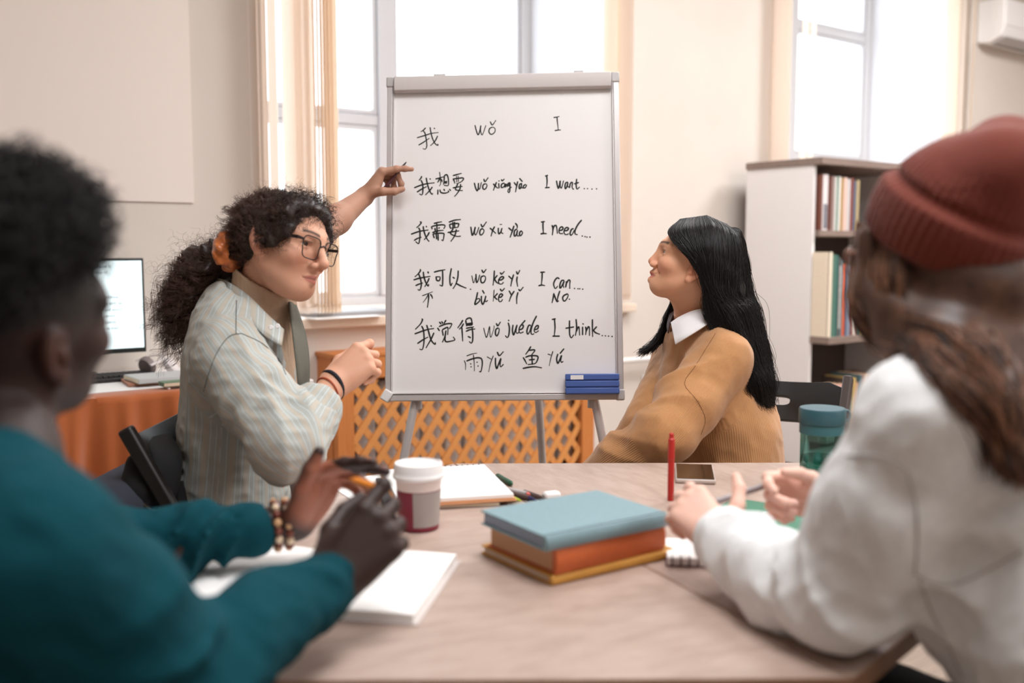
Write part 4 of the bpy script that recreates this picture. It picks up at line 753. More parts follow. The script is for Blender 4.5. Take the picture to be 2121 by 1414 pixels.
    def eyes(s, parent, iris, look=(0, 0)):
        for y in (-1, 1):
            mb = MB(); d = nrm([1, look[0], look[1]]); Q = frame(d); c = np.array([.0745, y*.0315, 0])
            prof = [(.0128*math.sin(a), .0128*math.cos(a)) for a in np.linspace(.0, math.pi, 17)]; prof[0] = (.0001, .0128); prof[-1] = (.0001, -.0128)
            mb.lathe(prof, c, 24, Q); me = mb.mesh('eye', M('eye_white', (206, 192, 182), .35), 60)
            me.materials.append(M('iris_%d' % iris[0], iris, .1)); me.materials.append(M('pupil', (8, 6, 6), .05))
            for p in me.polygons:
                a = math.acos(max(-1, min(1, nrm(np.array(p.center)-c)@d))); p.material_index = 2 if a < .22 else (1 if a < .5 else 0)
            o = obj('eye', me, parent); o.matrix_local = Matrix.Translation(Vector(s.T-np.array(parent.location))) @ Matrix((s.R*s.s).tolist()).to_4x4()
def hand(S, Wp, xd, dorsal, side, curls, thumb, sc=1.0, spread=(.10, .02, -.06, -.14), forearm=None, rs=1.0):
    X = nrm(xd); Z = np.asarray(dorsal, float); Z = nrm(Z-(Z@X)*X); Yt = side*np.cross(Z, X); Wp = np.asarray(Wp, float)
    L = lambda x, y, z: Wp+sc*(X*x+Yt*y+Z*z)
    mc = [(.088, .029), (.092, .0095), (.087, -.0105), (.078, -.029)]; ln = [(.042, .025, .020), (.046, .029, .020), (.042, .027, .020), (.033, .020, .018)]
    for i, (x, y) in enumerate(mc): S.cone(L(.004, y*.45, 0), L(x, y, -.002), .0165*sc, .0122*sc, .014)
    S.ell(L(.036, .022, -.011), np.array([.034, .017, .014])*sc, np.stack([X, Yt, Z], 1), .014); S.ell(L(.04, -.022, -.010), np.array([.036, .014, .013])*sc, np.stack([X, Yt, Z], 1), .014)
    tips = []
    for i, (x, y) in enumerate(mc):
        p = L(x, y, -.002); th = 0; c = curls[i]; r = [.0102, .0090, .0082, .0070]; r = [q*(.88 if i == 3 else 1)*sc*rs for q in r]
        for j in range(3):
            th += c[j]; d = X*math.cos(th)*math.cos(spread[i])+Yt*math.sin(spread[i])*max(.2, math.cos(th))-Z*math.sin(th); d = nrm(d); q = p+d*ln[i][j]*sc
            S.cone(p, q, r[j], r[j+1], .005); S.ell(p, [r[j]*1.07]*3, k=.004); p = q
        up = nrm(np.cross(np.cross(d, Z if abs(d@Z) < .95 else -X), d)); up = -nrm(-Z*math.cos(th)-X*math.sin(th))
        S.nails.append((p+up*r[3]*.75-d*.004, .0075*sc)); tips.append((p, d))
    p = L(.016, .024, -.008); tr = [.0145, .0122, .0108, .0082]
    for j, (dv, l) in enumerate(zip(thumb, (.042, .033, .027))):
        d = nrm(X*dv[0]+Yt*dv[1]+Z*dv[2]); q = p+d*l*sc; S.cone(p, q, tr[j]*sc*rs, tr[j+1]*sc*rs, .012 if j == 0 else .005); p = q
    tips.append((p, d)); S.nails.append((p+nrm(np.cross(d, np.cross(Yt, d)))*.006*sc*0+Yt*.0, .001))
    S.ell(Wp, np.array([.02, .027, .0195])*sc, np.stack([X, Yt, Z], 1), .02)
    return tips, L
def nail_paint(S, V, c, rgb):
    for p, r in S.nails:
        d = np.linalg.norm(V-p, axis=1); m = np.clip((r-d)/r*3, 0, 1); c[:] = c+(np.array(lin(rgb)[:3])-c)*m[:, None]*.6
    return c
# ---- hair strands as real curves
def strands(name, paths, rad, mat, parent, taper=.3):
    n, k = paths.shape[:2]; cu = bpy.data.hair_curves.new(name); cu.add_curves([k]*n)
    cu.attributes['position'].data.foreach_set('vector', (paths-np.array(parent_world(parent))).astype(np.float32).ravel()) if 'position' in cu.attributes else None
    a = cu.attributes.get('radius') or cu.attributes.new('radius', 'FLOAT', 'POINT'); r = np.tile(np.linspace(1, taper, k), n)*rad
    a.data.foreach_set('value', r.astype(np.float32)); cu.materials.append(mat); o = obj(name, cu, parent); o['kind'] = 'stuff'; return o
def parent_world(p):
    v = np.zeros(3)
    while p is not None: v = v+np.array(p.location); p = p.parent
    return v
def hair_mat(name, rgb, rough=.42, rgb2=None):
    m = M(name, rgb, rough, rgb2=rgb2, scale=30, spec=.35) if rgb2 else M(name, rgb, rough, spec=.35); return m
def cloth_folds(amp, f, seed, warp=None):
    n1, n2 = Noise(f, seed), Noise(f*2.3, seed+50)
    def fn(P):
        a = n1(P*np.array([1, 1, .55], P.dtype)); b = n2(P); return amp*(.7-np.abs(a)*.9-.35*np.abs(b))
    return fn
def limb_folds(a, b, amp, freq, tw, t0, t1, seed=0, soft=.25):
    a, b = np.asarray(a, float), np.asarray(b, float); ax = nrm(b-a); L = np.linalg.norm(b-a); Q = frame(ax); nz = Noise(11, seed); n2 = Noise(16, seed+7)
    def fn(P):
        q = (P-a.astype(P.dtype))@Q.astype(P.dtype); t = q[..., 2]/L; r = np.sqrt(q[..., 0]**2+q[..., 1]**2); ph = np.arctan2(q[..., 1], q[..., 0])
        w = np.clip((t-t0)/soft, 0, 1)*np.clip((t1-t)/soft, 0, 1)*np.clip((.16-r)*20, 0, 1)*np.clip(.25+.75*n2(P), 0, 1.3)
        s = np.sin(6.283*freq*t*.5+tw*np.cos(ph+seed)*1.6+2.2*nz(P)); return amp*w*(.75-np.abs(s)**.8*1.5)
    return fn
def limb_coord(V, segs):
    """circumference coordinate in metres around the nearest limb"""
    best = np.full(len(V), 9.); out = np.zeros(len(V))
    for a, b, r, up in segs:
        a, b = np.asarray(a, float), np.asarray(b, float); ab = b-a; t = np.clip((V-a)@ab/(ab@ab), 0, 1); q = V-(a+t[:, None]*ab); d = np.linalg.norm(q, axis=1)-r; Q = frame(ab, up)
        ph = np.arctan2(q@Q[:, 1], q@Q[:, 0]); m = d < best; best[m] = d[m]; out[m] = ph[m]*r
    return out
def legs(parent, pel, knees, ankles, mat, shoe, hipw, rs=1.0, toes=None):
    S = SDF(.011, .03)
    ax = nrm(hipw)
    for sg, kn, an in ((1, knees[0], ankles[0]), (-1, knees[1], ankles[1])):
        h = pel+ax*.09*sg-np.array([0, 0, .02]); S.cone(h, kn, .085*rs, .064*rs, .03); S.cone(kn, an, .062*rs, .05*rs, .02)
    S.ell(pel, (.15*rs, .17*rs, .11), k=.05); S.disp(cloth_folds(.005, 26, 5)); build('trousers', S, mat, parent)
    for kn, an in zip(knees, ankles):
        S2 = SDF(.007, .02); d = nrm((kn-pel)*np.array([1, 1, 0])); an = np.asarray(an); S2.cone(np.array([an[0], an[1], .05])-d*.02, np.array([an[0], an[1], .036])+d*.15, .045, .034, .02); S2.cone(an, np.array([an[0], an[1], .06]), .045, .045, .02)
        S2.box(np.array([an[0], an[1], -.04])+d*.06, (.3, .3, .04), k=0, op='s'); build('shoe', S2, shoe, parent)

def on_cloth(S, px, py, t0=.5):
    d = ray(px, py); L = np.linalg.norm(d); d = d/L; t = t0
    for _ in range(120):
        v = float(S.field((CAM+d*t)[None])[0])
        if v < .0005: break
        t += max(v*.7, .0005)
    return CAM+d*t
def seam(S, pts, parent, mat, r=.0012, name='seam'):
    Q = []
    Q = [tuple(q) for q in crom(pts)]; P = [on_cloth(S, *q)-np.array(parent.location) for q in Q]; return part(name, MB().tube(P, r, 5), mat, parent)
m_skin = attr_mat('skin'); m_skin_dark = attr_mat('skin_dark', .5, .04, .1, 400)
m_jean = M('dark_trousers', (38, 40, 52), .9, .1, 200, .3, 700); m_jeanb = M('black_trousers', (18, 18, 20), .9, .1, 200, .3, 700); m_shoe = M('shoe_dark', (48, 44, 44), .6)
m_frame = M('glasses_frame', (30, 20, 22), .25)
m_lens = glass_mat('lens_glass', (.97, .985, .99, 1), .03)
def person(label, pel, group=None):
    return thing('person', label, 'person', (pel[0], pel[1], 0), 0)
def glasses(hd, parent, mat, lw=.026, lh=.0195, x0=.103, z0=-.006, temple=True, lens=True, rr=.0012, square=.35):
    o = bpy.data.objects.new('glasses', None); COL.objects.link(o); o.parent = parent; o.matrix_local = Matrix.Translation(Vector(hd.T-np.array(parent.location))) @ Matrix((hd.R*hd.s).tolist()).to_4x4()
    def rim(y0):
        P = []
        for k in np.linspace(0, 2*math.pi, 41)[:-1]:
            c, s_ = math.cos(k), math.sin(k); e = square; yy = lw*math.copysign(abs(c)**(1-e), c); zz = lh*math.copysign(abs(s_)**(1-e), s_); zz *= (1.0 if zz > 0 else 1.08)
            yy *= (1 if zz > 0 else .9); P.append((x0-.006*((abs(y0+yy)-.01)/.06), y0+yy, z0+zz))
        return P
    for y in (-1, 1):
        P = rim(y*.0345); part('rim', MB().tube(P, rr, 8, True, up=(1, 0, 0)), mat, o)
        if lens: part('lens', MB().add(P, [tuple(range(len(P)))]), m_lens, o, smooth=0)
        if temple:
            yo = y*(.0345+lw); part('temple', MB().tube([(x0-.006, yo, z0+lh*.55), (x0-.014, yo+y*.008, z0+lh*.6), (x0-.05, y*.074, z0+lh*.55), (.0, y*.081, z0+lh*.5+.002), (-.018, y*.081, z0-.004)], [rr*1.2, rr*1.7, rr*1.5, rr*1.3, rr], 8, flat=(1, 1.7)), mat, o)
    part('bridge', MB().tube([(x0, -.0345+lw, z0+.006), (x0+.004, -.003, z0+.0105), (x0+.004, .003, z0+.0105), (x0, .0345-lw, z0+.006)], rr*1.25, 8), mat, o)
    return o
# =================================================================== 1. curly-haired man pointing at the chart
SK1, LIP1 = (214, 161, 134), (176, 98, 88)
pel = at(492, 1085, 2.34); p1 = person('curly-haired man with ponytail and glasses in a striped shirt, pointing at the flip chart', pel)
h1 = Head(at(588, 501, 2.30), -27, 7, -13, 1.06)
nb = at(548, 650, 2.36); shR, shL = at(478, 742, 2.17), at(556, 590, 2.52); elR, wrR = at(598, 925, 2.03), at(690, 795, 2.18); elL, wrL = at(657, 487, 2.735), at(754, 408, 2.95)
S = SDF(.0021, .02); h1.build(S, crown=-.012, nose=1.03, lipw=.023, jaw=.96)
S.chain([h1.w(-.034, 0, -.05), at(540, 600, 2.345), nb], [.050, .048, .046], .025)
S.chain([nb-np.array([0, 0, .03]), nb*.5+shR*.5-np.array([0, 0, .02]), shR], [.04, .04, .045], .025); S.chain([nb, nb*.5+shL*.5, shL], [.06, .055, .05], .04)
S.chain([nb, (nb+pel)/2, pel], [.05, .09, .11], .03)
S.chain([shR, elR], [.05, .042], .02); S.chain([elR, elR*.6+wrR*.4, wrR], [.041, .040, .027], .02)
S.chain([shL, elL], [.05, .042], .02); S.chain([elL, elL*.6+wrL*.4, wrL], [.041, .040, .027], .02)
f = (1.15, 1.45, .9); hand(S, wrR, (.72, .30, .62), (-.28, -1, .38), 1, [(.75, 1.2, .7), (1.15, 1.45, .9), (1.25, 1.5, .9), (1.3, 1.5, .9)], [(.75, .55, -.45), (.85, .12, -.42), (1, -.05, -.2)], 1.06)
tipL, LL = hand(S, wrL, (.52, .15, .82), (-.80, -.22, .52), -1, [(.78, .16, .10), (1.2, .95, .5), (1.35, 1.15, .6), (1.4, 1.2, .6)], [(.50, .62, -.55), (.52, .12, -.80), (.75, -.12, -.62)], 1.0)
pt = lambda V: nail_paint(S, V, h1.paint(V, SK1, LIP1, (60, 40, 32), (34, 22, 19), lambda x, y, z: .35*np.clip((z-.03)*80, 0, 1)*(x < .06)+.07*np.exp(-((z+.085)/.03)**2)*(x > .03), (208, 128, 104)), (232, 190, 172))
build('body', S, m_skin, p1, pt); h1.eyes(p1, (58, 36, 24), (-.10, .02))
glasses(h1, p1, m_frame, .0265, .0225, .105, -.007, square=.5)
# turtleneck
m_turtle = M('turtleneck_knit', (196, 168, 142), .9, .04, 300, .25, 700)
S = SDF(.0035, .02); ta, tb = at(546, 548, 2.33), at(550, 668, 2.36); ax = nrm(ta-tb)
S.chain([tb, ta], [.074, .070], .02); S.ell((nb+pel)/2+np.array([0, 0, .10]), (.115, .15, .20), k=.06)
fw = h1.R[:, 0]; pn = nrm(np.array([.50, -.10, .84])); S.box(at(548, 580, 2.335)+pn*.10, (.15, .15, .10), frame(pn), .004, .006, 's'); S.cone(ta-ax*.06, ta+ax*.2, .0600, .0640, .004, 's')
rib = lambda P: .0009*np.sin(np.arctan2((P-ta.astype(P.dtype))[..., 1], (P-ta.astype(P.dtype))[..., 0])*70); S.disp(rib); build('turtleneck', S, m_turtle, p1)
# striped shirt
m_shirt = M('striped_shirt', (170, 174, 170), .9, .05, 300, .25, 800)
nt = m_shirt.node_tree; nd = nt.nodes; lk = nt.links; a = nd.new('ShaderNodeAttribute'); a.attribute_name = 'stripe'
def stripe_mix(prev, period, width, off, rgb, fac=.8):
    ad = nd.new('ShaderNodeMath'); ad.operation = 'MULTIPLY_ADD'; lk.new(a.outputs['Fac'], ad.inputs[0]); ad.inputs[1].default_value = 1/period; ad.inputs[2].default_value = off
    fr = nd.new('ShaderNodeMath'); fr.operation = 'FRACT'; lk.new(ad.outputs[0], fr.inputs[0]); lt = nd.new('ShaderNodeMath'); lt.operation = 'LESS_THAN'; lk.new(fr.outputs[0], lt.inputs[0]); lt.inputs[1].default_value = width/period
    ml = nd.new('ShaderNodeMath'); ml.operation = 'MULTIPLY'; lk.new(lt.outputs[0], ml.inputs[0]); ml.inputs[1].default_value = fac
    mx = nd.new('ShaderNodeMix'); mx.data_type = 'RGBA'; lk.new(ml.outputs[0], mx.inputs[0]); lk.new(prev, mx.inputs[6]); mx.inputs[7].default_value = lin(rgb); return mx.outputs[2]
src = nd['Principled BSDF'].inputs['Base Color'].links[0].from_socket
src = stripe_mix(src, .028, .010, .1, (194, 174, 150), .45); src = stripe_mix(src, .028, .0016, .25, (206, 216, 219), .65); src = stripe_mix(src, .028, .0016, .62, (204, 214, 217), .6); lk.new(src, nd['Principled BSDF'].inputs['Base Color'])
lat = nrm((shL-shR)*np.array([1, 1, .0])); fwd = nrm(np.cross(lat, [0, 0, 1]));
if fwd[0] < 0: fwd = -fwd
RT = np.stack([fwd, lat, np.array([0, 0, 1.])], 1); ch = (shR+shL)/2
S = SDF(.0045, .035); S.ell(ch-fwd*.025-np.array([0, 0, .14]), (.130, .205, .235), RT, .05); S.ell(pel+np.array([0, 0, .12])-fwd*.01, (.120, .195, .25), RT, .06); S.ell(pel+np.array([0, 0, -.02]), (.13, .20, .15), RT, .05)
S.chain([shR, ch+np.array([0, 0, .005])-fwd*.02, shL-np.array([0, 0, .05])], [.072, .075, .070], .05)
S.chain([shR, shR*.5+elR*.5, elR], [.078, .082, .078], .03); cR = elR*.47+wrR*.53; S.chain([elR, elR*.72+wrR*.28, cR], [.076, .070, .056], .02)
axr = nrm(wrR-elR)
cL = shL*.30+elL*.70; S.chain([shL, cL], [.064, .050], .03)
S.disp(cloth_folds(.0065, 50, 3)); S.disp(limb_folds(shR, elR, .017, 4.2, 1.2, .35, 1.3, 4)); S.disp(limb_folds(elR, wrR, .013, 5.0, .9, -.2, .50, 8)); S.disp(limb_folds(shR, elR, .009, 3.0, 2.0, .0, .8, 14))
S.cone(cR-axr*.012, wrR, .048, .05, .006, 's'); axl = nrm(elL-shL); S.cone(cL-axl*.01, elL, .040, .045, .006, 's')
S.chain([nb-np.array([0, 0, .05]), nb+np.array([.02, -.02, .0]), nb+np.array([.03, -.02, .2])], [.085, .098, .13], .015, 's')
S.chain([ch+fwd*.10+np.array([0, 0, .06]), ch+fwd*.17-np.array([0, 0, .16]), pel+fwd*.2+np.array([0, 0, .15])], [.05, .028, .02], .02, 's')
sf = lambda V: limb_coord(V, [(ch+np.array([0, 0, .02]), pel, .15, fwd), (shR-lat*.03, elR, .08, fwd), (elR, cR, .066, fwd), (shL+lat*.03, elL, .06, fwd)])
shirt = build('shirt', S, m_shirt, p1, stripe=sf, label='pale grey-green striped shirt with rolled sleeve')
S2 = SDF(.004, .02); S2.cone(cR-axr*.050, cR+axr*.006, .066, .058, .012); S2.cone(cR-axr*.012, cR+axr*.008, .060, .060, .008); S2.cone(cR-axr*.02, cR+axr*.08, .046, .05, .005, 's'); S2.cone(cR-axr*.16, cR-axr*.05, .05, .055, .005, 's'); S2.disp(limb_folds(elR, wrR, .010, 6.0, 1.4, .2, 1.1, 19)); S2.disp(cloth_folds(.003, 90, 20)); build('cuff', S2, m_shirt, p1, stripe=lambda V: limb_coord(V, [(elR, wrR, .06, (1, 0, 0))])+.02)
m_seam1 = M('seam_shadow_grey', (112, 114, 110), .9)  # darker grey tubes paint in the shadow line along the shirt seams
seam(S, [(500, 690), (474, 697), (449, 731), (432, 775), (422, 810)], p1, m_seam1); seam(S, [(500, 690), (545, 712), (578, 745), (592, 775)], p1, m_seam1); seam(S, [(490, 622), (489, 655), (489, 690)], p1, m_seam1)
# collar flap
def flap(name, inner, outer, mat, parent, th=.0035):
    I = [at(*q) for q in inner]; O = [at(*q) for q in outer]; n = len(I)
    def res(P, m=24):
        P = np.array(P); t = np.linspace(0, len(P)-1, m); q = []
        for v in t: i = min(int(v), len(P)-2); u_ = v-i; p0, p1_, p2_, p3 = P[max(i-1, 0)], P[i], P[i+1], P[min(i+2, len(P)-1)]; q.append(.5*(2*p1_+(p2_-p0)*u_+(2*p0-5*p1_+4*p2_-p3)*u_**2+(3*p1_-p0-3*p2_+p3)*u_**3))
        return q
    I, O = res(I), res(O); org = np.array(parent_world(parent)); mb = MB().grid([[i+(o-i)*k-org for k in (0, .25, .5, .75, 1)] for i, o in zip(I, O)])
    me = mb.mesh(name, mat, 80); 
    at_ = me.attributes.new('stripe', 'FLOAT', 'POINT'); at_.data.foreach_set('value', np.repeat(np.arange(len(I))*.0075, 5).astype(np.float32))
    o = obj(name, me, parent); md = o.modifiers.new('solid', 'SOLIDIFY'); md.thickness = th; md.offset = 0; return o
flap('collar', [(447, 570, 2.46), (440, 573, 2.40), (470, 582, 2.31), (512, 610, 2.255), (552, 650, 2.225), (588, 683, 2.235)], [(436, 580, 2.47), (437, 592, 2.40), (462, 628, 2.27), (510, 660, 2.19), (548, 694, 2.165), (583, 716, 2.185)], m_shirt, p1)
for px, py in ((575, 675), (561, 678)): part('button', MB().lathe([(.0, -.002), (.005, -.002), (.0055, 0), (.004, .0015), (.0, .001)], at(px, py, 2.165)-np.array(p1.location), 14, frame((0.2, -1, .1))), m_plastic, p1)
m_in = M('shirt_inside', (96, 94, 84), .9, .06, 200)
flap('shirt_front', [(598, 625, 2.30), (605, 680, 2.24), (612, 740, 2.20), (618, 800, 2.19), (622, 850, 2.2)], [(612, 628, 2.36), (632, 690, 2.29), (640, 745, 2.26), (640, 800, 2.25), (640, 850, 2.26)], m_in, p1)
# bracelets
def ringlet(name, c, axis, r, t, mat, parent, n=28, flat=1.0):
    Q = frame(axis); org = np.array(parent_world(parent)); return part(name, MB().tube([c+Q@np.array([r*math.cos(k), r*flat*math.sin(k), .006*math.sin(k)])-org for k in np.linspace(0, 2*math.pi, n+1)[:-1]], t, 8, True, up=axis), mat, parent)
ringlet('bracelet', wrR-axr*.004, axr+np.array([.2, -.08, -.1]), .0325, .0044, M('cord_navy', (30, 28, 40), .8, bump=.6, bscale=400), p1)
ringlet('bracelet', wrR-axr*.026, axr+np.array([.2, -.08, -.1]), .0330, .002, M('cord_rust', (170, 78, 44), .7), p1)
# hair: shell, ponytail, curls
m_h1 = hair_mat('hair_darkbrown', (42, 29, 25), .42); m_h1b = hair_mat('hair_brown_frizz', (78, 54, 44), .42)
S = SDF(.004, .03); E = lambda x, y, z, r, k=.02, op='u': S.ell(h1.w(x, y, z), np.array(r)*h1.s, h1.R, k, op)
E(-.014, 0, .029, (.099, .081, .081)); E(-.036, 0, .008, (.078, .080, .080)); E(.040, 0, .076, (.050, .062, .022), .03)
for y in (-1, 1): E(.045, y*.066, .03, (.026, .020, .042), .015); E(.026, y*.074, -.006, (.018, .012, .034), .012)
E(.112, 0, .006, (.058, .075, .070), .01, 's'); E(.06, 0, -.075, (.085, .12, .072), .01, 's')
for y in (-1, 1): E(-.004, y*.088, -.022, (.019, .02, .026), .008, 's')
hn = Noise(120, 21); hn2 = Noise(260, 22); S.disp(lambda P: .0055*hn(P)*.7+.002*hn2(P))
hair = build('hair', S, m_h1, p1)
sc_c = at(474, 521, 2.30); S = SDF(.005, .03); pts = [at(476, 522, 2.36), at(450, 536, 2.38), at(430, 556, 2.40), at(412, 592, 2.40), at(402, 628, 2.39), at(386, 662, 2.38)]
S.chain(pts, [.024, .036, .050, .046, .036, .016], .03); S.disp(lambda P: .010*hn(P)*.8+.003*hn2(P)); pony = build('ponytail', S, m_h1, p1)
S = SDF(.003, .02); d = nrm(pts[1]-pts[0]+np.array([0, 0, .01])); Q = frame(d); K = [sc_c+Q@np.array([.027*math.cos(k), .03*math.sin(k), 0]) for k in np.linspace(0, 2*math.pi, 17)]
S.chain(K, [.0155]*17, .006); sn1 = Noise(170, 31); S.disp(lambda P: .0028*(1-2*np.abs(sn1(P)))); build('scrunchie', S, M('scrunchie_satin', (206, 116, 52), .35, 0, 40, rgb2=(140, 64, 28), sheen=.2), p1)
def curls(parent, roots, dirs, length, cr, turns, rad, mat, n=26, seed=1, grav=.5, name='hair_strands', clump=1, jit=.0035):
    r = np.random.RandomState(seed); m = len(roots); t = np.linspace(0, 1, n)[None, :, None]; L = (length*r.uniform(.6, 1.2, m))[:, None, None]; dirs = dirs/np.linalg.norm(dirs, axis=1)[:, None]
    base = roots[:, None]+dirs[:, None]*L*t+np.array([0, 0, -1])*grav*L*t**2; ph = r.uniform(0, 6.28, m)[:, None]+turns*6.283*t[..., 0]*r.uniform(.7, 1.3, m)[:, None]; A = (cr*r.uniform(.6, 1.4, m))[:, None]*np.clip(t[..., 0]*4, 0, 1)
    a = np.cross(dirs, r.normal(size=(m, 3))); a /= np.linalg.norm(a, axis=1)[:, None]; b = np.cross(dirs, a)
    P = base+(a[:, None]*np.cos(ph)[..., None]+b[:, None]*np.sin(ph)[..., None])*A[..., None]
    if clump > 1: P = np.repeat(P, clump, 0)+r.normal(size=(m*clump, 1, 3))*jit+r.normal(size=(m*clump, 1, 3))*jit*.8*t
    return strands(name, P, rad, mat, parent)
def sample(o, n, seed, cond=None):
    me = o.data; V = np.zeros(len(me.vertices)*3); me.vertices.foreach_get('co', V); V = V.reshape(-1, 3); Nn = np.zeros(len(V)*3); me.vertices.foreach_get('normal', Nn); Nn = Nn.reshape(-1, 3)
    w = V+parent_world(o); idx = np.arange(len(V)); idx = idx[cond(w)] if cond is not None else idx; i = np.random.RandomState(seed).choice(idx, n); return w[i], Nn[i]
w, nn = sample(pony, 420, 2); back = nrm([-.62, .1, -.7]); curls(pony, w-nn*.014, nn*.32+back*.8, .085, .0105, 2.1, .00045, m_h1b, n=34, seed=3, grav=.45, clump=9)
w, nn = sample(pony, 700, 4); curls(pony, w-nn*.01, nn*1.0+back*.4+np.random.RandomState(9).normal(size=nn.shape)*.5, .075, .007, 2.2, .00032, m_h1b, seed=5, grav=.2)
w, nn = sample(hair, 1300, 6); fl = -h1.R[:, 0]; curls(hair, w-nn*.006, nn*.06+fl*.8+np.random.RandomState(8).normal(size=nn.shape)*.14, .05, .0040, 1.6, .00042, m_h1b, seed=7, grav=.15, clump=8, jit=.002)
w, nn = sample(hair, 700, 12, lambda q: h1.l(q)[:, 0] > .02); curls(hair, w-nn*.004, nn*.5-h1.R[:, 0]*.3+h1.R[:, 2]*.1, .035, .006, 1.6, .0005, m_h1, seed=11, grav=.2)
w, nn = sample(hair, 500, 15); curls(hair, w, nn*1.0+np.random.RandomState(18).normal(size=nn.shape)*.4, .035, .004, 1.5, .00025, m_h1b, seed=17, grav=.0)
fz = nrm((elR-pel)*np.array([1, 1, 0])); kn = [pel+fwd*.42+lat*.12+np.array([0, 0, .0]), pel+fwd*.42-lat*.12+np.array([0, 0, .0])]
for k in kn: k[2] = .53
legs(p1, np.array([pel[0], pel[1], .56]), kn, [np.array([k[0]+.02, k[1], .09]) for k in kn], m_jean, m_shoe, lat)
# marker in his raised hand
a = at(842, 335, 2.965); b = at(800, 386, 2.955); d = nrm(a-b); pen('marker', 'brown board marker in the pointing hand', b-d*.02, a, .0052, (M('marker_plum', (92, 52, 58), .35), M('marker_rust', (150, 78, 56), .35), m_black), tip=.026)
def path_strands(ways, n, k, rad, mat, parent, seed, spread=.008, wave=0, wfreq=4, udist=None, name='hair_strands'):
    """ways: list of (function u -> point), smooth curves through them"""
    r = np.random.RandomState(seed); u = r.uniform(0, 1, n) if udist is None else udist(r, n); W0 = np.stack([np.array([w(x) for x in u]) for w in ways], 1); m = W0.shape[1]
    W0 = W0+r.normal(size=W0.shape)*spread*np.linspace(.06, 1, m)[None, :, None]; ext = np.concatenate([2*W0[:, :1]-W0[:, 1:2], W0, 2*W0[:, -1:]-W0[:, -2:-1]], 1)
    t = np.linspace(0, m-1-1e-6, k); P = np.zeros((n, k, 3))
    for j, v in enumerate(t):
        i = int(v); f = v-i; a, b, c, d = ext[:, i], ext[:, i+1], ext[:, i+2], ext[:, i+3]; P[:, j] = .5*(2*b+(c-a)*f+(2*a-5*b+4*c-d)*f*f+(3*b-a-3*c+d)*f**3)
    if wave:
        tt = np.linspace(0, 1, k); ph = np.round(u*9)*1.3+r.normal(size=n)*.3; sw = np.sin(tt[None]*wfreq*6.28+ph[:, None])*np.clip(tt*2.5, 0, 1); P += sw[..., None]*wave*np.array([.8, .3, .25])
    return strands(name, P, rad, mat, parent, .45)
def lerpN(*G):
    G = [[np.asarray(p, float) for p in g] for g in G]; n = len(G)-1
    def mk(k): return lambda u: (lambda i, f: G[i][k]+(G[i+1][k]-G[i][k])*f)(min(int(u*n), n-1), u*n-min(int(u*n), n-1))
    return [mk(k) for k in range(len(G[0]))]
def lerp_pts(A, B): A = [np.asarray(a, float) for a in A]; B = [np.asarray(b, float) for b in B]; return [(lambda u, a=a, b=b: a+(b-a)*u) for a, b in zip(A, B)]
# =================================================================== 2. seated woman with long black hair
SK3, LIP3 = (226, 170, 136), (204, 112, 100)
pel3 = at(1495, 1012, 2.74); p3 = person('smiling woman with long black hair in a tan sweater, looking up at the flip chart', pel3)
h3 = Head(at(1437, 540, 2.69), 174, -17, 0, .985)
nb3 = at(1440, 665, 2.74); sL3, sR3 = at(1496, 742, 2.58), at(1412, 728, 2.88); eL3, wL3 = at(1376, 900, 2.47), at(1228, 990, 2.58); eR3, wR3 = at(1345, 885, 2.74), at(1240, 1000, 2.74)
S = SDF(.0022, .02); h3.build(S, smile=1, open_=.0075, nose=.945, jaw=.97, earz=-.012, eyeh=.0034, tip=.85)
S.chain([h3.w(-.032, 0, -.05), at(1432, 610, 2.715), nb3], [.050, .047, .056], .03)
for s_, e_, w_ in ((sL3, eL3, wL3), (sR3, eR3, wR3)): S.chain([nb3, nb3*.5+s_*.5, s_], [.05, .045, .042], .02); S.chain([s_, e_], [.042, .036], .02); S.chain([e_, w_], [.036, .023], .02)
S.chain([nb3-np.array([0, 0, .03]), (nb3+pel3)/2, pel3], [.05, .09, .10], .03)
hand(S, wL3, wL3-eL3, (-.2, -.7, .6), -1, [(.5, .6, .3)]*4, [(.7, .6, -.4), (.9, .2, -.3), (1, 0, -.1)], .92); hand(S, wR3, wR3-eR3, (-.2, .3, .9), 1, [(.5, .6, .3)]*4, [(.7, .6, -.4), (.9, .2, -.3), (1, 0, -.1)], .92)
build('body', S, m_skin, p3, lambda V: h3.paint(V, SK3, LIP3, (60, 44, 40), (52, 36, 32), None, (232, 140, 118), .3)); h3.eyes(p3, (40, 24, 18), (0, .08))
part('teeth', MB().ring([[h3.w(x, y, z)-np.array(p3.location) for y, x in ((-.014, .086), (-.007, .0925), (0, .0945), (.007, .0925), (.014, .086))]+[h3.w(x-.006, y, z)-np.array(p3.location) for y, x in ((.014, .086), (0, .092), (-.014, .086))] for z in (-.0755, -.0660)]), M('teeth', (236, 228, 218), .25), p3)
m_sw = M('tan_sweater', (190, 138, 90), .95, .05, 160, 0, 700, sheen=.25)
def knit(m, per, amt):
    nt = m.node_tree; nd = nt.nodes; a = nd.new('ShaderNodeAttribute'); a.attribute_name = 'stripe'; mu = nd.new('ShaderNodeMath'); mu.operation = 'MULTIPLY'; mu.inputs[1].default_value = 6.283/per; nt.links.new(a.outputs['Fac'], mu.inputs[0])
    si = nd.new('ShaderNodeMath'); si.operation = 'SINE'; nt.links.new(mu.outputs[0], si.inputs[0]); bp = nd.new('ShaderNodeBump'); bp.inputs['Strength'].default_value = amt; bp.inputs['Distance'].default_value = .0012; nt.links.new(si.outputs[0], bp.inputs['Height']); nt.links.new(bp.outputs[0], nd['Principled BSDF'].inputs['Normal'])
knit(m_sw, .0045, .3)
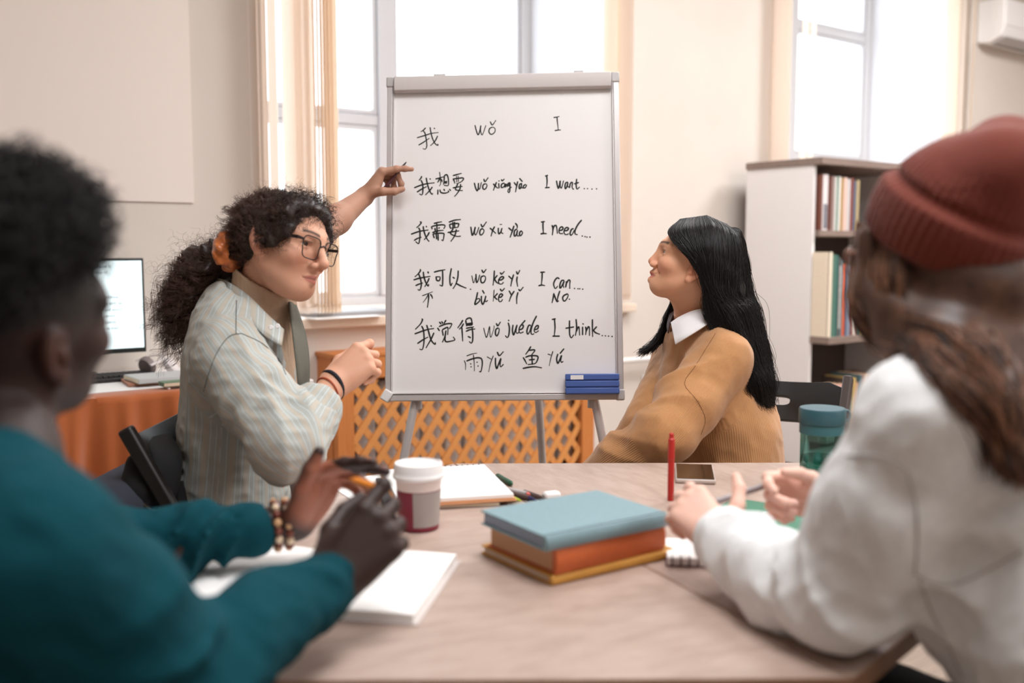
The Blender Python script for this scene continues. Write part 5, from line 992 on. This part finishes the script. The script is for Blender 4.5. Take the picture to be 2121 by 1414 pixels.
lat3 = nrm((sL3-sR3)*np.array([1, 1, 0])); fw3 = np.cross(np.array([0, 0, 1.]), lat3)*1.0; fw3 = -fw3 if fw3[0] > 0 else fw3; RT3 = np.stack([fw3, lat3, np.array([0, 0, 1.])], 1); ch3 = (sL3+sR3)/2
S = SDF(.005, .035); S.ell(ch3-fw3*.01-np.array([0, 0, .13]), (.128, .195, .22), RT3, .05); S.ell(pel3+np.array([0, 0, .10])-fw3*.02, (.140, .19, .24), RT3, .06); S.ell(pel3, (.155, .20, .14), RT3, .05)
S.chain([sL3, ch3+np.array([0, 0, .045]), sR3], [.066, .075, .066], .05); S.chain([sL3, sL3*.4+eL3*.6, eL3], [.074, .080, .078], .03); S.chain([eL3, eL3*.45+wL3*.55, wL3], [.078, .072, .05], .02); S.chain([sR3, eR3], [.072, .074], .03); S.chain([eR3, wR3], [.072, .05], .02)
S.disp(cloth_folds(.0045, 45, 41)); S.disp(limb_folds(sL3, eL3, .008, 2.2, 2.2, .1, 1.2, 44)); S.disp(limb_folds(eL3, wL3, .007, 2.5, 1.5, -.2, .8, 45))
S.chain([nb3-np.array([0, 0, .02]), nb3+np.array([0, 0, .2])], [.066, .085], .012, 's'); ax = nrm(wL3-eL3); S.cone(wL3-ax*.02, wL3+ax*.05, .036, .04, .006, 's')
sf3 = lambda V: limb_coord(V, [(ch3+np.array([0, 0, .02]), pel3, .14, fw3), (sL3+lat3*.03, eL3, .078, fw3), (eL3, wL3, .066, fw3), (sR3-lat3*.03, eR3, .07, fw3), (eR3, wR3, .06, fw3)])
build('sweater', S, m_sw, p3, stripe=sf3)
m_seam3 = M('seam_shadow_brown', (132, 88, 52), .9); seam(S, [(1482, 690), (1466, 716), (1440, 758), (1418, 794), (1445, 831), (1461, 868), (1452, 900)], p3, m_seam3, .0008)  # seam brown set below the knit's tone as a painted shadow line
m_shw = M('shirt_white', (240, 238, 240), .8, .02, 200, .15, 500)
flap('collar', [(1452, 640, 2.66), (1432, 645, 2.655), (1408, 656, 2.655), (1390, 668, 2.67)], [(1470, 668, 2.60), (1446, 684, 2.59), (1420, 700, 2.59), (1399, 713, 2.605)], m_shw, p3)
flap('collar', [(1402, 640, 2.76), (1394, 655, 2.735), (1388, 668, 2.70)], [(1388, 650, 2.78), (1382, 672, 2.75), (1384, 690, 2.70)], M('collar_inside', (74, 44, 42), .8), p3)
m_hb = hair_mat('hair_black', (20, 17, 18), .4)
S = SDF(.0045, .03); E = lambda x, y, z, r, k=.02, op='u': S.ell(h3.w(x, y, z), np.array(r)*h3.s, h3.R, k, op)
E(-.014, 0, .034, (.096, .077, .081)); E(-.045, 0, .0, (.068, .074, .088)); E(.038, .012, .052, (.036, .052, .036), .02); E(.03, -.070, .0, (.024, .014, .05), .015)
E(.125, 0, -.01, (.05, .07, .085), .01, 's'); E(.075, 0, -.075, (.075, .12, .066), .01, 's'); E(.004, .092, -.032, (.024, .022, .026), .008, 's')
hm = [at(1478, 535, 2.68), at(1500, 600, 2.68), at(1522, 680, 2.67), at(1540, 750, 2.66), at(1556, 800, 2.65), at(1566, 846, 2.64)]
S.chain(hm, [.05, .05, .044, .034, .018, .005], .03); hm2 = [at(1470, 560, 2.78), at(1505, 680, 2.78), at(1530, 790, 2.74)]; S.chain(hm2, [.05, .05, .025], .03)
build('hair', S, m_hb, p3)
hw = h3.w; ways = lerpN([hw(.070, .004, .097), hw(.092, .052, .052), hw(.052, .086, .020), hw(.008, .094, -.004), hw(-.034, .094, -.05), at(1462, 650, 2.60), at(1492, 720, 2.585), at(1530, 790, 2.575), at(1560, 850, 2.60)],
  [hw(.005, .002, .127), hw(-.015, .066, .102), hw(-.03, .098, .048), hw(-.045, .106, -.004), hw(-.07, .104, -.06), at(1515, 655, 2.575), at(1545, 735, 2.575), at(1566, 795, 2.58), at(1578, 846, 2.62)], [hw(-.055, -.004, .120), hw(-.085, .052, .092), hw(-.106, .070, .035), hw(-.114, .078, -.02), hw(-.120, .080, -.065), at(1547, 648, 2.62), at(1571, 735, 2.62), at(1585, 795, 2.62), at(1589, 842, 2.64)],
  [hw(-.064, -.004, .113), hw(-.090, .004, .114), at(1541, 503, 2.69), at(1550, 550, 2.70), at(1557, 600, 2.70), at(1573, 650, 2.69), at(1591, 735, 2.68), at(1599, 790, 2.67), at(1595, 838, 2.67)])
path_strands(ways, 14000, 24, .00062, m_hb, p3, 81, .0045); path_strands(ways, 1500, 26, .0006, m_hb, p3, 82, .010)
ways = lerp_pts([hw(.070, -.02, .075), hw(.070, -.062, .05), hw(.04, -.088, -.02), hw(.02, -.08, -.10), at(1378, 660, 2.80), at(1358, 705, 2.77), at(1325, 732, 2.74)], [hw(.04, -.03, .085), hw(.03, -.08, .05), hw(.01, -.092, -.02), hw(.0, -.08, -.10), at(1392, 650, 2.82), at(1378, 690, 2.80), at(1352, 722, 2.78)])
path_strands(ways, 700, 22, .0007, m_hb, p3, 83, .006)
kn3 = [pel3+fw3*.42+lat3*.09, pel3+fw3*.42-lat3*.09]
for k in kn3: k[2] = .51
legs(p3, np.array([pel3[0], pel3[1], .55]), kn3, [np.array([k[0]+.03, k[1], .09]) for k in kn3], m_jean, m_shoe, lat3, .9)
# =================================================================== 3. man in teal, seen from behind at the left
SK2, LIP2 = (50, 31, 26), (58, 31, 28)
pel2 = np.array([-.80, .70, .54]); p2 = person('man with short black curls in a teal sweatshirt, seen from behind at the table', pel2)
h2 = Head(np.array([-.521, 1.025, 1.180]), 62, -9, 18, 1.03)
nb2 = at(-28, 945, .985); sR2, sL2 = at(55, 1165, .86), np.array([-.665, 1.15, .975]); eR2, wR2 = at(385, 1395, .99), at(684, 1208, 1.225); eL2, wL2 = at(205, 1142, 1.43), at(610, 1082, 1.53)
S = SDF(.0026, .02); h2.build(S, crown=-.005, nose=.985, lipw=.026)
S.chain([h2.w(-.030, 0, -.04), h2.w(-.035, 0, -.10), nb2], [.060, .058, .066], .03)
for s_, e_, w_ in ((sR2, eR2, wR2), (sL2, eL2, wL2)): S.chain([nb2, nb2*.5+s_*.5, s_], [.06, .055, .05], .02); S.chain([s_, e_], [.05, .042], .02); S.chain([e_, e_*.6+w_*.4, w_], [.041, .039, .027], .02)
S.chain([nb2-np.array([0, 0, .03]), (nb2+pel2)/2, pel2], [.06, .10, .11], .03)
tR2, LR2 = hand(S, wR2, (.60, .34, .62), (.22, -.86, .42), 1, [(.35, 1.2, .75), (.95, 1.25, .85), (1.1, 1.3, .85), (1.15, 1.35, .85)], [(.75, .5, -.55), (.95, .15, -.5), (1, -.1, -.3)], 1.08, rs=1.05)
tL2, LL2 = hand(S, wL2, (.53, .10, .82), (-.68, .42, .55), -1, [(.78, .16, .08), (.92, .18, .12), (1.15, .45, .3), (1.25, .6, .35)], [(.9, .42, .12), (1, .2, .1), (1, .02, .1)], 1.08, (.06, .0, -.05, -.12), rs=1.0)
def pt2(V):
    c = h2.paint(V, SK2, LIP2, (20, 15, 14), (20, 14, 12), lambda x, y, z: np.clip((z-.004+x*.25)*45, 0, 1)*np.clip((.078-x)*60, 0, 1), (100, 58, 48))
    for L_, pal in ((LL2, 1),):
        o, x_, y_, z_ = L_(0, 0, 0), nrm(L_(1, 0, 0)-L_(0, 0, 0)), nrm(L_(0, 1, 0)-L_(0, 0, 0)), nrm(L_(0, 0, 1)-L_(0, 0, 0)); q = V-o; m = (np.linalg.norm(q, axis=1) < .22)*np.clip(.5-(q@z_)*60, 0, 1)*np.clip((q@x_)*40, 0, 1)*(np.abs(q@x_) < .12)
        c[:] = c+(np.array(lin((176, 108, 84))[:3])-c)*(m*.75)[:, None]
    return nail_paint(S, V, c, (150, 100, 88))
build('body', S, m_skin_dark, p2, pt2); h2.eyes(p2, (30, 18, 14))
m_teal2 = M('teal_sweatshirt', (8, 62, 72), .95, .06, 200, .35, 900, spec=.15)
lat2 = nrm((sL2-sR2)*np.array([1, 1, 0])); fw2 = np.cross(lat2, np.array([0, 0, 1.])); RT2 = np.stack([fw2, lat2, np.array([0, 0, 1.])], 1); ch2 = (sL2+sR2)/2
S = SDF(.0055, .04); S.ell(ch2-fw2*.045-np.array([0, 0, .13]), (.145, .215, .24), RT2, .06); S.ell(pel2+np.array([0, 0, .10]), (.165, .21, .25), RT2, .06); S.ell((ch2+pel2)/2+np.array([0, 0, -.02]), (.155, .205, .26), RT2, .05)
S.chain([sR2, ch2+np.array([0, 0, .05])-fw2*.035, sL2], [.080, .090, .078], .05); S.chain([sR2, sR2*.5+eR2*.5, eR2], [.080, .074, .070], .03); S.chain([eR2, eR2*.5+wR2*.5, wR2-nrm(wR2-eR2)*.005], [.070, .058, .042], .02)
S.chain([sL2, eL2], [.076, .062], .03); S.chain([eL2, eL2*.5+wL2*.5, wL2-nrm(wL2-eL2)*.07], [.060, .052, .041], .02)
for e_, w_, o_ in ((eR2, wR2, .02), (eL2, wL2, .066)): ax = nrm(w_-e_); S.chain([w_-ax*(o_+.035), w_-ax*o_], [.044, .042], .008)
S.disp(cloth_folds(.006, 42, 61)); S.disp(limb_folds(eR2, wR2, .016, 3.4, 1.4, .15, 1.0, 63)); S.disp(limb_folds(sR2, eR2, .014, 3.0, 2.0, .2, 1.2, 64)); S.disp(limb_folds(eL2, wL2, .018, 4.0, 1.6, .1, .78, 65))
S.cone(nb2+np.array([0.005, 0.005, -.01]), nb2+np.array([.04, .04, .20]), .066, .13, .006, 's')
for e_, w_, o_ in ((eR2, wR2, .02), (eL2, wL2, .066)): ax = nrm(w_-e_); S.cone(w_-ax*(o_+.012), w_+ax*.05, .030, .030, .005, 's')
build('sweatshirt', S, m_teal2, p2)
# high curly top, short faded sides
S = SDF(.005, .03); S.ell(h2.w(-.016, 0, .090), np.array([.092, .074, .056])*1.0, h2.R, .02); S.ell(h2.w(.030, 0, .098), np.array([.048, .060, .036]), h2.R, .03); S.ell(h2.w(-.06, 0, .05), np.array([.052, .070, .062]), h2.R, .03)
hn3 = Noise(110, 91); hn4 = Noise(230, 92); S.disp(lambda P: .007*hn3(P)*.8+.003*hn4(P)); m_hk = hair_mat('hair_coils', (16, 13, 13), .6); hair2 = build('hair', S, m_hk, p2)
w, nn = sample(hair2, 3800, 93, lambda q: h2.l(q)[:, 2] > .03); curls(hair2, w-nn*.004, nn+np.random.RandomState(94).normal(size=nn.shape)*.35+np.array([0, 0, .25]), .032, .005, 2.0, .0009, m_hk, n=14, seed=95, grav=.0)
m_bead1, m_bead2, m_bead3 = M('bead_tan', (206, 160, 116), .35), M('bead_brown', (110, 50, 34), .35), M('bead_cream', (226, 200, 170), .35)
ax = nrm(wL2-eL2); cb = wL2-ax*.012; Q = frame(ax); bo = bpy.data.objects.new('bead_bracelet', None); COL.objects.link(bo); bo.parent = p2
for rw, dx in ((0, 0), (1, -.017)):
    for i in range(17):
        k = 2*math.pi*i/17+rw*.2; c = cb+ax*dx+Q@np.array([.0335*math.cos(k), .036*math.sin(k), 0])-np.array(p2.location); part('bead', MB().lathe([(.0005, -.0066), (.0045, -.005), (.0066, 0), (.0045, .005), (.0005, .0066)], c, 10, frame(Q@np.array([-math.sin(k), math.cos(k), 0]))), (m_bead1, m_bead2, m_bead3, m_bead2)[(i+rw) % 4], bo, smooth=80)
kn2 = [pel2+fw2*.40+lat2*.12, pel2+fw2*.40-lat2*.12]
for k in kn2: k[2] = .54
legs(p2, np.array([pel2[0], pel2[1], .56]), kn2, [np.array([k[0]+.02, k[1], .09]) for k in kn2], m_jeanb, m_shoe, lat2)
a = at(724, 991, 1.37); b = at(796, 1016, 1.33); d = nrm(b-a); pen('pencil', 'orange pencil held in the dark hands', b, a, .0055, (M('pencil_orange', (236, 140, 40), .4),)*3, 'pencil', tip=.012)
# =================================================================== 4. woman in a beanie and pale denim jacket, right
SK4, LIP4 = (236, 190, 172), (206, 130, 122)
pel4 = np.array([.795, 1.04, .54]); p4 = person('woman in a rust beanie and pale denim jacket, seen from behind at the table', pel4)
h4 = Head(at(1942, 528, 1.31), 124, 3, 0, .985)
nb4 = at(1990, 750, 1.29); sL4, sR4 = at(1918, 872, 1.165), np.array([.73, 1.44, 1.035]); eL4, wL4 = at(1748, 1228, 1.225), at(1494, 1118, 1.45); wR4 = at(1705, 1032, 1.63); eR4 = np.array([.77, 1.58, .82])
S = SDF(.0026, .02); h4.build(S, nose=.97, jaw=.97, ears=False)
S.chain([h4.w(-.032, 0, -.05), h4.w(-.04, 0, -.11), nb4], [.050, .047, .055], .03)
for s_, e_, w_ in ((sR4, eR4, wR4), (sL4, eL4, wL4)): S.chain([nb4, nb4*.5+s_*.5, s_], [.05, .045, .042], .02); S.chain([s_, e_], [.042, .036], .02); S.chain([e_, e_*.6+w_*.4, w_], [.036, .034, .023], .02)
S.chain([nb4-np.array([0, 0, .03]), (nb4+pel4)/2, pel4], [.05, .09, .10], .03)
tL4, LL4 = hand(S, wL4, (-.42, .50, .42), (-.25, -.62, .75), -1, [(.75, 1.2, .7), (.95, 1.3, .8), (1.05, 1.35, .8), (1.1, 1.35, .8)], [(.42, .95, .05), (.72, .75, -.1), (.9, .5, -.2)], .93)
tR4, LR4 = hand(S, wR4, (-.95, -.12, .22), (.15, .95, .30), 1, [(.55, .75, .55), (1.0, 1.5, .95), (1.1, 1.55, .95), (1.15, 1.5, .9)], [(.75, .55, -.35), (.95, .28, -.3), (1, -.05, -.1)], .95)
build('body', S, m_skin, p4, lambda V: nail_paint(S, V, h4.paint(V, SK4, LIP4, (60, 44, 40), (88, 62, 48), None, (236, 150, 136)), (240, 200, 190))); h4.eyes(p4, (70, 60, 50))
glasses(h4, p4, M('glasses_pale', (150, 110, 96), .2), .026, .022, .107, -.006, square=.2)
m_den = M('pale_denim', (238, 239, 240), .9, .05, 90, .35, 900)
lat4 = nrm((sL4-sR4)*np.array([1, 1, 0])); fw4 = np.cross(lat4, np.array([0, 0, 1.])); fw4 = -fw4 if fw4[0] > 0 else fw4; RT4 = np.stack([fw4, lat4, np.array([0, 0, 1.])], 1); ch4 = (sL4+sR4)/2
S = SDF(.0055, .04); S.ell(ch4-fw4*.045-np.array([0, 0, .13]), (.140, .195, .23), RT4, .06); S.ell(pel4+np.array([0, 0, .13]), (.150, .195, .24), RT4, .06); S.ell((ch4+pel4)/2+np.array([0, 0, .0]), (.145, .19, .24), RT4, .05)
S.chain([sL4, ch4+np.array([0, 0, .055])-fw4*.03, sR4], [.072, .085, .07], .05); S.chain([sL4, sL4*.5+eL4*.5, eL4], [.074, .077, .077], .03); S.chain([eL4, at(1632, 1212, 1.32), wL4-nrm(wL4-eL4)*.02], [.077, .066, .050], .02)
S.chain([sR4, eR4], [.07, .068], .03); S.chain([eR4, wR4+nrm(eR4-wR4)*.02], [.068, .048], .02); S.chain([nb4-np.array([0, 0, .02]), nb4+np.array([-.01, .0, .04])], [.085, .078], .02)
axL = nrm(wL4-eL4); S.chain([wL4-axL*.055, wL4-axL*.015], [.050, .046], .008)
S.disp(cloth_folds(.0075, 38, 101)); S.disp(limb_folds(eL4, wL4, .028, 3.4, 1.0, .0, .95, 103)); S.disp(limb_folds(sL4, eL4, .024, 3.0, 1.8, .15, 1.2, 104))
S.cone(wL4-axL*.025, wL4+axL*.06, .036, .040, .006, 's'); axR = nrm(wR4-eR4); S.cone(wR4-axR*.03, wR4+axR*.06, .036, .040, .006, 's'); S.cone(nb4+np.array([0, 0, .02]), nb4+np.array([-.02, .02, .18]), .062, .08, .006, 's')
build('jacket', S, m_den, p4); m_seam4 = M('seam_shadow_denim', (196, 193, 191), .9)  # darker tone on the jacket seams is their shadow line put into colour
seam(S, [(1752, 944), (1790, 943), (1838, 950), (1880, 975)], p4, m_seam4, .0013); seam(S, [(1895, 1188), (1935, 1208), (1985, 1208), (2050, 1178), (2118, 1140)], p4, m_seam4, .0016); seam(S, [(1905, 1200), (1930, 1270), (1965, 1340), (1992, 1400)], p4, m_seam4, .0016); seam(S, [(1880, 975), (1898, 1050), (1900, 1120), (1895, 1188)], p4, m_seam4, .0016)
# beanie
RBn = h4.R @ rotm(0, -.56, 0); bc = h4.w(-.004, 0, .006); bw = lambda x, y, z: bc+RBn@np.array([x, y, z]); m_bn = M('rust_knit', (116, 50, 36), .95, .06, 150, .3, 500, sheen=.15)
S = SDF(.0035, .03); S.ell(bw(0, 0, .035), (.107, .093, .103), RBn, .02); S.chain([bw(.0, 0, .085), bw(-.03, 0, .125), at(2078, 306, 1.36), at(2096, 348, 1.36)], [.066, .046, .034, .022], .05)
S.box(bw(0, 0, -.06), (.2, .2, .06), RBn, .004, .008, 's')
def ribs(P, n=54, a=.0020):
    q = (P-bc.astype(P.dtype))@RBn.astype(P.dtype); ph = np.arctan2(q[..., 1], q[..., 0]*.9); return a*np.sin(ph*n)*np.clip((.15-np.abs(q[..., 2]))*20, 0, 1)+.006*np.clip((.068-q[..., 2])*160, 0, 1)-.005*np.exp(-((q[..., 2]-.074)/.006)**2)
nb_ = Noise(34, 111); S.disp(ribs); S.disp(lambda P: .0035*nb_(P)*np.clip((((P-bc.astype(P.dtype))@RBn.astype(P.dtype))[..., 2]-.08)*20, 0, 1)); build('beanie', S, m_bn, p4)
m_hbr = hair_mat('hair_brown', (98, 68, 52), .42, (58, 40, 33)); hw = h4.w
S = SDF(.006, .03); S.ell(h4.w(-.02, 0, -.03), (.080, .074, .070), h4.R, .02); S.chain([hw(.055, .064, .03), hw(.05, .068, -.05), hw(.01, .074, -.105)], [.018, .020, .03], .03); S.ell(hw(.125, 0, -.03), (.062, .066, .10), h4.R, .01, 's')
S.chain([hw(-.045, .03, -.05), hw(-.065, .045, -.12), at(2090, 800, 1.21), at(2150, 900, 1.19)], [.055, .055, .055, .045], .04); S.chain([hw(-.09, 0, -.05), at(2125, 680, 1.36), at(2185, 820, 1.29)], [.05, .055, .05], .04); S.chain([hw(-.0, .078, -.08), at(1945, 735, 1.21), at(2030, 830, 1.15), at(2110, 940, 1.13)], [.03, .034, .038, .025], .04)
hn5 = Noise(70, 121); S.disp(lambda P: .003*hn5(P)); build('hair', S, m_hbr, p4)
ways = lerpN([hw(.092, .045, .050), hw(.084, .066, -.005), hw(.066, .084, -.06), hw(.030, .092, -.115), at(1895, 715, 1.17), at(1975, 815, 1.10), at(2060, 940, 1.09)],
  [hw(.0, .080, .02), hw(-.01, .098, -.03), hw(-.025, .108, -.075), at(1965, 690, 1.15), at(2010, 750, 1.12), at(2070, 850, 1.09), at(2130, 970, 1.08)],
  [hw(-.075, .066, .0), at(2035, 592, 1.27), at(2058, 645, 1.24), at(2092, 715, 1.20), at(2122, 790, 1.17), at(2162, 880, 1.14), at(2200, 970, 1.12)],
  [hw(-.105, .0, -.03), at(2088, 578, 1.38), at(2128, 640, 1.33), at(2168, 740, 1.27), at(2192, 820, 1.24), at(2228, 900, 1.22), at(2262, 980, 1.2)])
path_strands(ways, 5200, 26, .0013, m_hbr, p4, 123, .008, .008, 2.2); path_strands(ways, 1500, 26, .0012, hair_mat('hair_bronze', (134, 92, 68), .4), p4, 124, .010, .009, 2.2); path_strands(ways, 1500, 26, .0013, hair_mat('hair_umber', (48, 33, 28), .4), p4, 125, .009, .008, 2.2)
kn4 = [pel4+fw4*.50+lat4*.09, pel4+fw4*.52-lat4*.17]
for k in kn4: k[2] = .57
legs(p4, np.array([pel4[0], pel4[1], .55]), kn4, [np.array([k[0], k[1], .09]) for k in kn4], m_jeanb, m_shoe, lat4, .9)
a = at(1592, 1003, 1.60); b = at(1470, 1043, 1.535); d = nrm(b-a); pen('pen', 'grey metallic pen held between the two pale hands', a-d*.012, b+d*.02, .0052, (M('pen_grey', (142, 134, 136), .35, metal=.3),)*3, tip=.015)
a = at(1376, 1090, 1.50); b = at(1408, 1066, 1.50); pen('pencil', 'orange pencil end poking from the pale hand beside the blue book', b+nrm(b-a)*.04, a, .0045, (M('pencil_orange', (236, 140, 40), .4), M('pencil_orange', (236, 140, 40), .4), m_grey), 'pencil', tip=.010)
# =================================================================== folding chairs and backpack
m_chair = M('chair_black', (17, 15, 15), .45, .1, 20); m_chairb = M('chair_brown', (52, 36, 28), .5, .1, 20)
def chair(label, loc, yaw, matb):
    r = thing('folding_chair', label, 'chair', (loc[0], loc[1], 0), math.radians(yaw), 'black folding chairs around the table')
    for y in (-.20, .20):
        part('back_leg', MB().box((0, 0, 0), (.016, .0135, .49), None), matb, r, .006, loc=(-.045, y, .44), rot=(0, math.atan2(-.46, .865), 0))
        part('front_leg', MB().box((0, 0, 0), (.014, .0115, .30), None), matb, r, .005, loc=(-.09, y*.85, .225), rot=(0, math.atan2(.42, .44), 0))
    part('seat', MB().box((0, 0, 0), (.19, .165, .011)), m_chair, r, .005, loc=(.03, 0, .445), rot=(0, .04, 0))
    mb = MB(); o_, i_ = [], []
    for k in np.linspace(0, 2*math.pi, 33)[:-1]:
        c, s_ = math.cos(k), math.sin(k); q = max(abs(c)/.20, abs(s_)/.062); o_.append((c/q, s_/q)); i_.append((.036*math.copysign(abs(c)**.7, c), .014*math.copysign(abs(s_)**.7, s_)))
    bow = lambda y: -.028*(1-(y/.2)**2); rings = [[(x+bow(y), y, z) for y, z in P_] for x, P_ in ((-.008, o_), (.008, o_), (.008, i_), (-.008, i_))]; mb.ring(rings, False, True)
    part('back_slat', mb, m_chair, r, .002, loc=(-.235, 0, .80), rot=(0, -.48, 0)); 
    for z, x in ((.20, .085), (.62, -.14)): part('crossbar', MB().cyl((x, -.19, z), (x, .19, z), .009, n=10), matb, r)
    return r
yw1 = math.degrees(math.atan2(fwd[1], fwd[0])); c1 = at(368, 925, 2.26)+fwd*.235; chair('black folding chair with a backpack hung on it, under the man in the striped shirt', c1, yw1, m_chair)
chair('black folding chair behind the woman in the tan sweater', at(1600, 900, 2.93)+np.array([-.5, -.85, 0])*.2, -120, m_chairb)
chair('black folding chair under the man in teal', pel2, math.degrees(math.atan2(fw2[1], fw2[0])), m_chair)
chair('black folding chair under the woman in the beanie', pel4, math.degrees(math.atan2(fw4[1], fw4[0])), m_chair)
bp_o = at(280, 1100, 2.12); bp = thing('backpack', 'dark navy backpack with black padded strap hanging on the folding chair', 'backpack', bp_o)
S = SDF(.006, .03); Rk = np.stack([fwd, lat, np.array([0, 0, 1.])], 1); cB = at(268, 1165, 2.16)
S.box(cB, (.085, .16, .21), Rk, .07, .02); S.box(cB-fwd*.07-np.array([0, 0, .05]), (.05, .12, .13), Rk, .045, .02); S.disp(cloth_folds(.006, 16, 131)); build('bag_body', S, m_navy, bp)
S = SDF(.006, .03); S.chain([at(285, 960, 2.10), at(300, 1010, 2.10), at(318, 1075, 2.12)], [.022, .045, .062], .03); S.chain([at(268, 1020, 2.2), at(300, 1040, 2.2)], [.05, .06], .03); S.disp(cloth_folds(.004, 20, 133)); build('back_panel', S, m_black2, bp)
flap('strap', [(300, 914, 2.17), (308, 930, 2.12), (318, 962, 2.085), (308, 1010, 2.07), (296, 1066, 2.07)], [(346, 902, 2.26), (366, 926, 2.19), (375, 955, 2.14), (368, 1010, 2.11), (346, 1070, 2.09)], m_black2, bp, .014)
flap('strap', [(360, 1000, 2.12), (365, 1040, 2.12), (372, 1080, 2.12)], [(378, 995, 2.14), (388, 1040, 2.14), (396, 1080, 2.14)], m_black2, bp, .006)
q = at(312, 1052, 2.055)-np.array(bp.location); part('buckle', MB().box(q, (.017, .004, .002), rotm(0, .6, .2)).box(q+np.array([.004, 0, -.016]), (.017, .004, .002), rotm(0, .6, .2)).box(q+np.array([-.012, 0, -.014]), (.002, .004, .009), rotm(0, .6, .2)).box(q+np.array([.016, 0, -.004]), (.002, .004, .009), rotm(0, .6, .2)), m_steel, bp, label='metal strap buckle')
mb = MB(); zz = [cB-fwd*.088+lat*.0+Rk@np.array([0, -.13*math.cos(k), .05+.13*math.sin(k)]) for k in np.linspace(0, math.pi, 20)]; mb.tube([z-np.array(bp.location) for z in zz], .004, 6); part('zipper', mb, M('zip_grey', (90, 90, 92), .4, metal=.5), bp)

# ------------------------------------------------------------------ square the room to the axes: everything, camera and lights included, turns together
RT_ = Matrix.Rotation(-RZ, 4, 'Z')
for o in list(SC.objects):
    if o.parent is None: o.matrix_basis = RT_ @ o.matrix_basis
